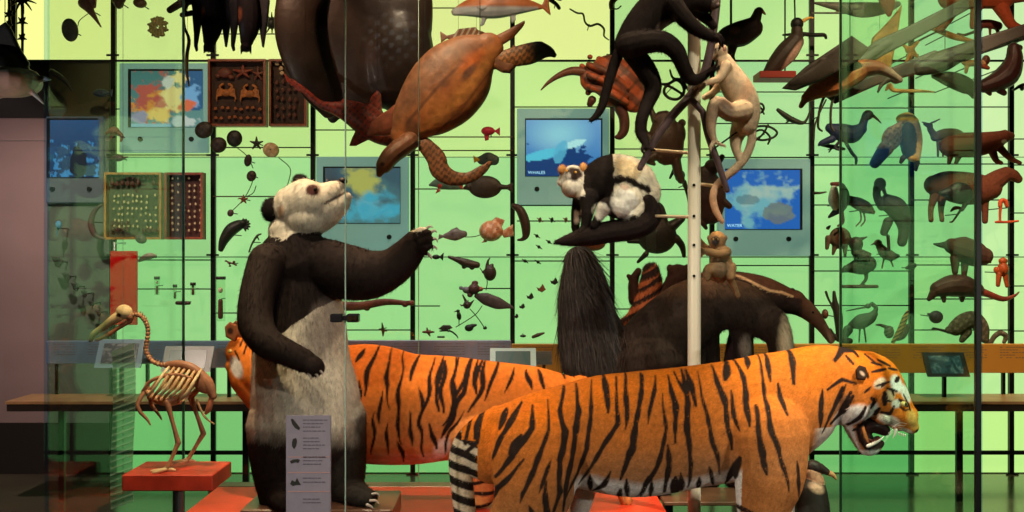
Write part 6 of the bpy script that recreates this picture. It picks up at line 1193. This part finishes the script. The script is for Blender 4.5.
for i, (pts, lab) in enumerate([([(238,199),(252,194),(256,186)], 'fine arc wire left of the panda head'), ([(232,211),(243,200),(250,188),(253,180)], 'fine straight wire through tiny red starfish'), ([(279,158),(290,168),(289,180),(286,188)], 'fine curved wire from cream shell to the tiny urchin'), ([(236,147),(247,156),(253,168)], 'fine wire between the dark sand dollars and oval urchins'), ([(92,11),(80,20),(78,26)], 'fine wire between conch shell and oval disc')]):
    o = creature('mounting_wire', [T([(x, y, .45) for x, y in pts], (.08,.10,.04), post=True)], 8.93, m=SKIN); tag(o, lab, 'wire')
S('red_crab_small', 'rust red crab on the first mullion beside the coral monitor', 'crab', [E(114,131,5.5,4.5,0), T([(118,132,2.4),(122,136,1.8),(121,141,1.2)]), T([(110,131,2.2),(106,134,1.2)]), T([(113,134,1.6),(110,140,.8)])], (.16,.035,.025), 8.7)
S('flat_dark_crab', 'dark flat crab on the first mullion just above the insect case', 'crab', [E(118,158,6,3.6,0), T([(122,158,1.8),(128,157,.8)]), T([(113,158,2),(108,160,.9)])], (.06,.035,.03), 8.8)
S('jaw_bone', 'curved oval dark band at the left of the insect case', 'jaw bone', [T([(101,205,1.5),(94,212,2.6),(91,224,3.2),(95,235,2.6),(104,239,1.6)])], (.10,.06,.06), 8.75)
S('pale_fossil', 'small brown and cream shell right of the red banner top', 'shell', [T([(139,261,1.4),(144,258,3),(150,256,3.4),(155,256,2)])], (.14,.09,.07), paintf=lambda C, px, py, d, N: paint(C, lin(py, 257, 254), (.50,.36,.30)))
S('grey_barnacle', 'small grey barnacle under the insect case', 'barnacle', [E(141,239,6,4.6,20,b=4)], (.13,.16,.10))
S('brown_beetle_block', 'small flat brown block on the wall right of the skeleton neck', 'block', [T([(177,303,2),(183,303,2.2),(189,303,2)], b=.6)], (.05,.02,.015))
for k, (x, y, w_, h_, lab) in enumerate(((157,286,2.6,9,'small clear specimen vial left of two others'), (175,292,2,7,'small clear specimen vial between two others'), (193,289,2.6,6,'small dark banded specimen vial nearest the mullion'), (220.5,299,4.8,22,'tall clear specimen tube just right of the mullion'), (246,314,5,9,'square clear specimen jar touching the panda elbow'))):
    v = empty('specimen_vial', (X_(x, 8.85), 8.85, Z_(y+h_, 8.85))); tag(v, lab, 'vial'); zz = Z_(y+h_, 8.85), Z_(y-h_, 8.85); xx = X_(x, 8.85); r_ = w_*8.85/F
    MB().tube([(xx, 8.85, zz[0]), (xx, 8.85, zz[1])], r_, 14).build('glass_tube', glassmat('vial_glass', (.86,.92,.86)), v, True)
    MB().tube([(xx, 8.85, zz[1]-.02), (xx, 8.85, zz[1]+.004)], r_*1.1, 14).build('stopper', mat('stopper_dark', (.03,.02,.02), .5), v, True)
    creature('contents', [T([(x, y+h_*.8, w_*.55), (x, y+h_*.1, w_*.5)], (.16,.05,.04)), E(x, y-h_*.4, w_*.5, w_*.6, 0, (.8,.65,.5))], 8.85, (.16,.05,.04), SKIN, .4, 1, parent=v)
    MB().tube([(xx, 8.85+r_*.9, (zz[0]+zz[1])/2), (xx, WALL_Y-.001, (zz[0]+zz[1])/2)], .004, 6).build('mounting_pin', dm, v)
# butterflies reflected in the glass, built solid in the dim left bay
for (x, y, r, lab) in ((57,262,6,'largest dark butterfly reflection at the top of the falling row in the dim left bay'), (66,277,4.8,'second dark butterfly reflection of the falling row in the dim left bay'), (75,287,4.5,'third dark butterfly reflection of the falling row in the dim left bay'), (84,294,3.8,'fourth dark butterfly reflection of the falling row in the dim left bay'), (91,304,3.4,'fifth dark butterfly reflection of the falling row in the dim left bay'), (98,313,3.4,'lowest dark butterfly reflection of the falling row in the dim left bay')):
    S('butterfly_reflection', lab, 'leaf', [PL([(x-r,y-r),(x+r*.6,y-r*.8),(x+r,y+.1*r),(x+r*.5,y+r),(x-r*.3,y+r*.7),(x-r*.5,y)], 1.2), T([(x-r*.6,y-r*.6,1),(x+r*.5,y+r*.5,1)])], (.05,.05,.045), vox=.5, smooth=1)
S('blue_bottle', 'small glowing blue jellyfish shape in the dim left bay', 'jellyfish', [E(58.5,225,3,4.5,0), T([(58,229,.8),(57,236,.5)])], (.10,.35,.60), vox=.45)

# ================================================================= SPECIMEN CASES
def cabinet(name, a, b_, y0, y1, label, backc, fc, depth=.07):
    Y = 8.86; r = empty(name, (X_((a+b_)/2, Y), Y, Z_(y1, Y))); tag(r, label, 'display case')
    x0, x1, z0, z1 = X_(a, Y), X_(b_, Y), Z_(y1, Y), Z_(y0, Y); t = .018
    fm = mat('case_wood_'+fc[0], fc[1], .45, noise=.3, nscale=20)
    MB().box(x0, x1, Y-.0, Y+.03, z0, z1).build('back_board', backc, r)
    for q in ((x0, x0+t, z0, z1), (x1-t, x1, z0, z1), (x0+t, x1-t, z0, z0+t), (x0+t, x1-t, z1-t, z1)): MB().box(q[0], q[1], Y-depth, Y, q[2], q[3]).build('frame_rail', fm, r)
    MB().box(x0+t, x1-t, Y-depth+.004, Y-depth+.007, z0+t, z1-t).build('glass_front', GLASS, r)
    MB().box((x0+x1)/2-.03, (x0+x1)/2+.03, Y+.03, WALL_Y-.001, (z0+z1)/2-.03, (z0+z1)/2+.03).build('wall_bracket', dm, r)
    return r
bk1 = mat('case_back_brown', (.055,.018,.010), .7, noise=.4, nscale=14); bk2 = mat('case_back_green', (.10,.12,.06), .7, noise=.3, nscale=14); bk3 = mat('case_back_maroon', (.07,.015,.012), .7, noise=.3, nscale=14)
fcr = ('rust', (.30,.07,.03)); fco = ('ochre', (.45,.26,.06))
cabinet('crab_case', 210, 267.5, 60.5, 127, 'wide dark brown case of orange crabs right of the coral monitor', bk1, fcr)
cabinet('shell_case', 270.5, 308, 60.5, 127, 'narrow dark brown case with row of pale round shells at its top', bk1, fcr)
cabinet('insect_case', 107, 164, 173, 239.5, 'wide greenish glass case of pinned insects below the coral monitor', bk2, fco)
cabinet('insect_case', 167, 205, 173, 239.5, 'narrow brown case of pinned insects right of the wide one', bk3, fcr)
YI = 8.83
def crab(x, y, r, lab, c=(.55,.17,.04)):
    p = [E(x, y, r, r*.7, 0, b=r*.5)]
    for k in range(4):
        for sg in (-1, 1): p.append(T([(x+sg*r*.7, y+r*.2*(k-1), 1.0), (x+sg*r*(1.5+.1*k), y+r*(.5*(k-1.5)), .8), (x+sg*r*(1.7), y+r*(.6*k-.2), .5)]))
    for sg in (-1, 1): p.append(T([(x+sg*r*.6, y-r*.5, 1.1), (x+sg*r*1.2, y-r*1.2, 1.2), (x+sg*r*.6, y-r*1.7, 1.4)]))
    o = creature('crab', p, YI, c, SKIN, .4, 1, parent=None); tag(o, lab, 'crab')
crab(226, 93, 5.2, 'left of the two large orange crabs in the wide dark case'); crab(250, 94, 5.2, 'right of the two large orange crabs in the wide dark case')
def mini(name, cat, x, y, prims, c, lab, group=None):
    o = creature(name, prims, YI, c, SKIN, .4, 1); tag(o, lab, cat, group); return o
mini('dark_red_crab', 'crab', 224, 73, [E(225,73,7,5,0,b=3), E(218,76,3,2.4,0,b=2), E(231,77,3,2.4,0,b=2)], (.20,.05,.03), 'dull red flat crab at the upper left of the wide dark case')
mini('starfish', 'starfish', 243, 72, [T([(243,72,2.4),(243+10*math.cos(a),72+6.5*math.sin(a),.9)]) for a in [-math.pi/2+k*2*math.pi/5 for k in range(5)]], (.30,.06,.03), 'rust red starfish at the top middle of the wide dark case')
mini('brittle_star', 'starfish', 258, 74, [T([(258,74,1.4),(258+6*math.cos(a),74+7*math.sin(a),.6)]) for a in [-math.pi/2+k*2*math.pi/5 for k in range(5)]], (.26,.06,.03), 'thin armed rust starfish at the top right of the wide dark case')
def scatter(proto, spots_, label, cat, group):
    for i, (x, y) in enumerate(spots_):
        if i == 0: o = proto
        else: o = proto.copy(); COL.objects.link(o)
        o.location = Vector((X_(x, YI), YI+.0, Z_(y, YI))); o['label'] = label; o['category'] = cat; o['group'] = group
def bug(name, c, rx, ry):
    me_prims = [E(300, 300, rx, ry, 0, b=min(rx, ry)*.6), E(300, 300-ry*.95, rx*.6, ry*.35, 0, b=min(rx, ry)*.5)]
    o = creature(name, me_prims, YI, c, PLUME, .3, 1); return o
R2 = random.Random(3)
scatter(bug('pinned_crab', (.48,.13,.04), 2.0, 1.4), [(216+6.2*i+R2.uniform(-1, 1), 110+j*9+R2.uniform(-1, 1)) for i in range(8) for j in range(2)], 'small orange brown crab in the two lower rows of the wide dark case', 'crab', 'small crabs in the wide dark case')
scatter(bug('pale_shell', (.85,.55,.32), 2.3, 1.9), [(277,65.5),(284,65.5),(291,65.5),(281,70.5),(294,70),(282,75),(293,75)], 'small pale round shell in the top rows of the narrow dark case', 'shell', 'pale shells in the narrow dark case')
scatter(bug('brown_shell', (.20,.06,.04), 1.8, 2.0), [(277+6*i+R2.uniform(-1, 1), 84+j*8.5+R2.uniform(-1, 1)) for i in range(4) for j in range(5)], 'small dull brown shell in the lower part of the narrow dark case', 'shell', 'brown shells in the narrow dark case')
scatter(bug('pale_beetle', (.85,.75,.35), 1.1, 1.3), [(114+4.6*i+R2.uniform(-.9, .9), 197+j*6.2+R2.uniform(-1, 1)) for i in range(10) for j in range(6) if R2.random() < .8], 'tiny pale yellow pinned beetle in the wide greenish case', 'beetle', 'pale beetles in the wide greenish case')
scatter(bug('dark_beetle', (.12,.035,.02), 2.2, 2.4), [(112+5.2*i, 180+j*6+R2.uniform(-.6, .6)) for i in range(10) for j in range(2) if not (i in (6, 7) and j)]+[(112+5*i, 226+j*5.4) for i in range(4) for j in range(2)]+[(144+4.6*i, 233) for i in range(4)], 'dark red brown pinned beetle along the edge of the wide greenish case', 'beetle', 'dark beetles in the wide greenish case')
scatter(bug('pale_moth', (.82,.62,.38), 1.2, 1.2), [(172.5+5.6*i+R2.uniform(-.7, .7), 180+j*6.4+R2.uniform(-.9, .9)) for i in range(6) for j in range(9) if R2.random() < .9], 'tiny pale pinned moth in the narrow brown case', 'moth', 'pale moths in the narrow brown case')
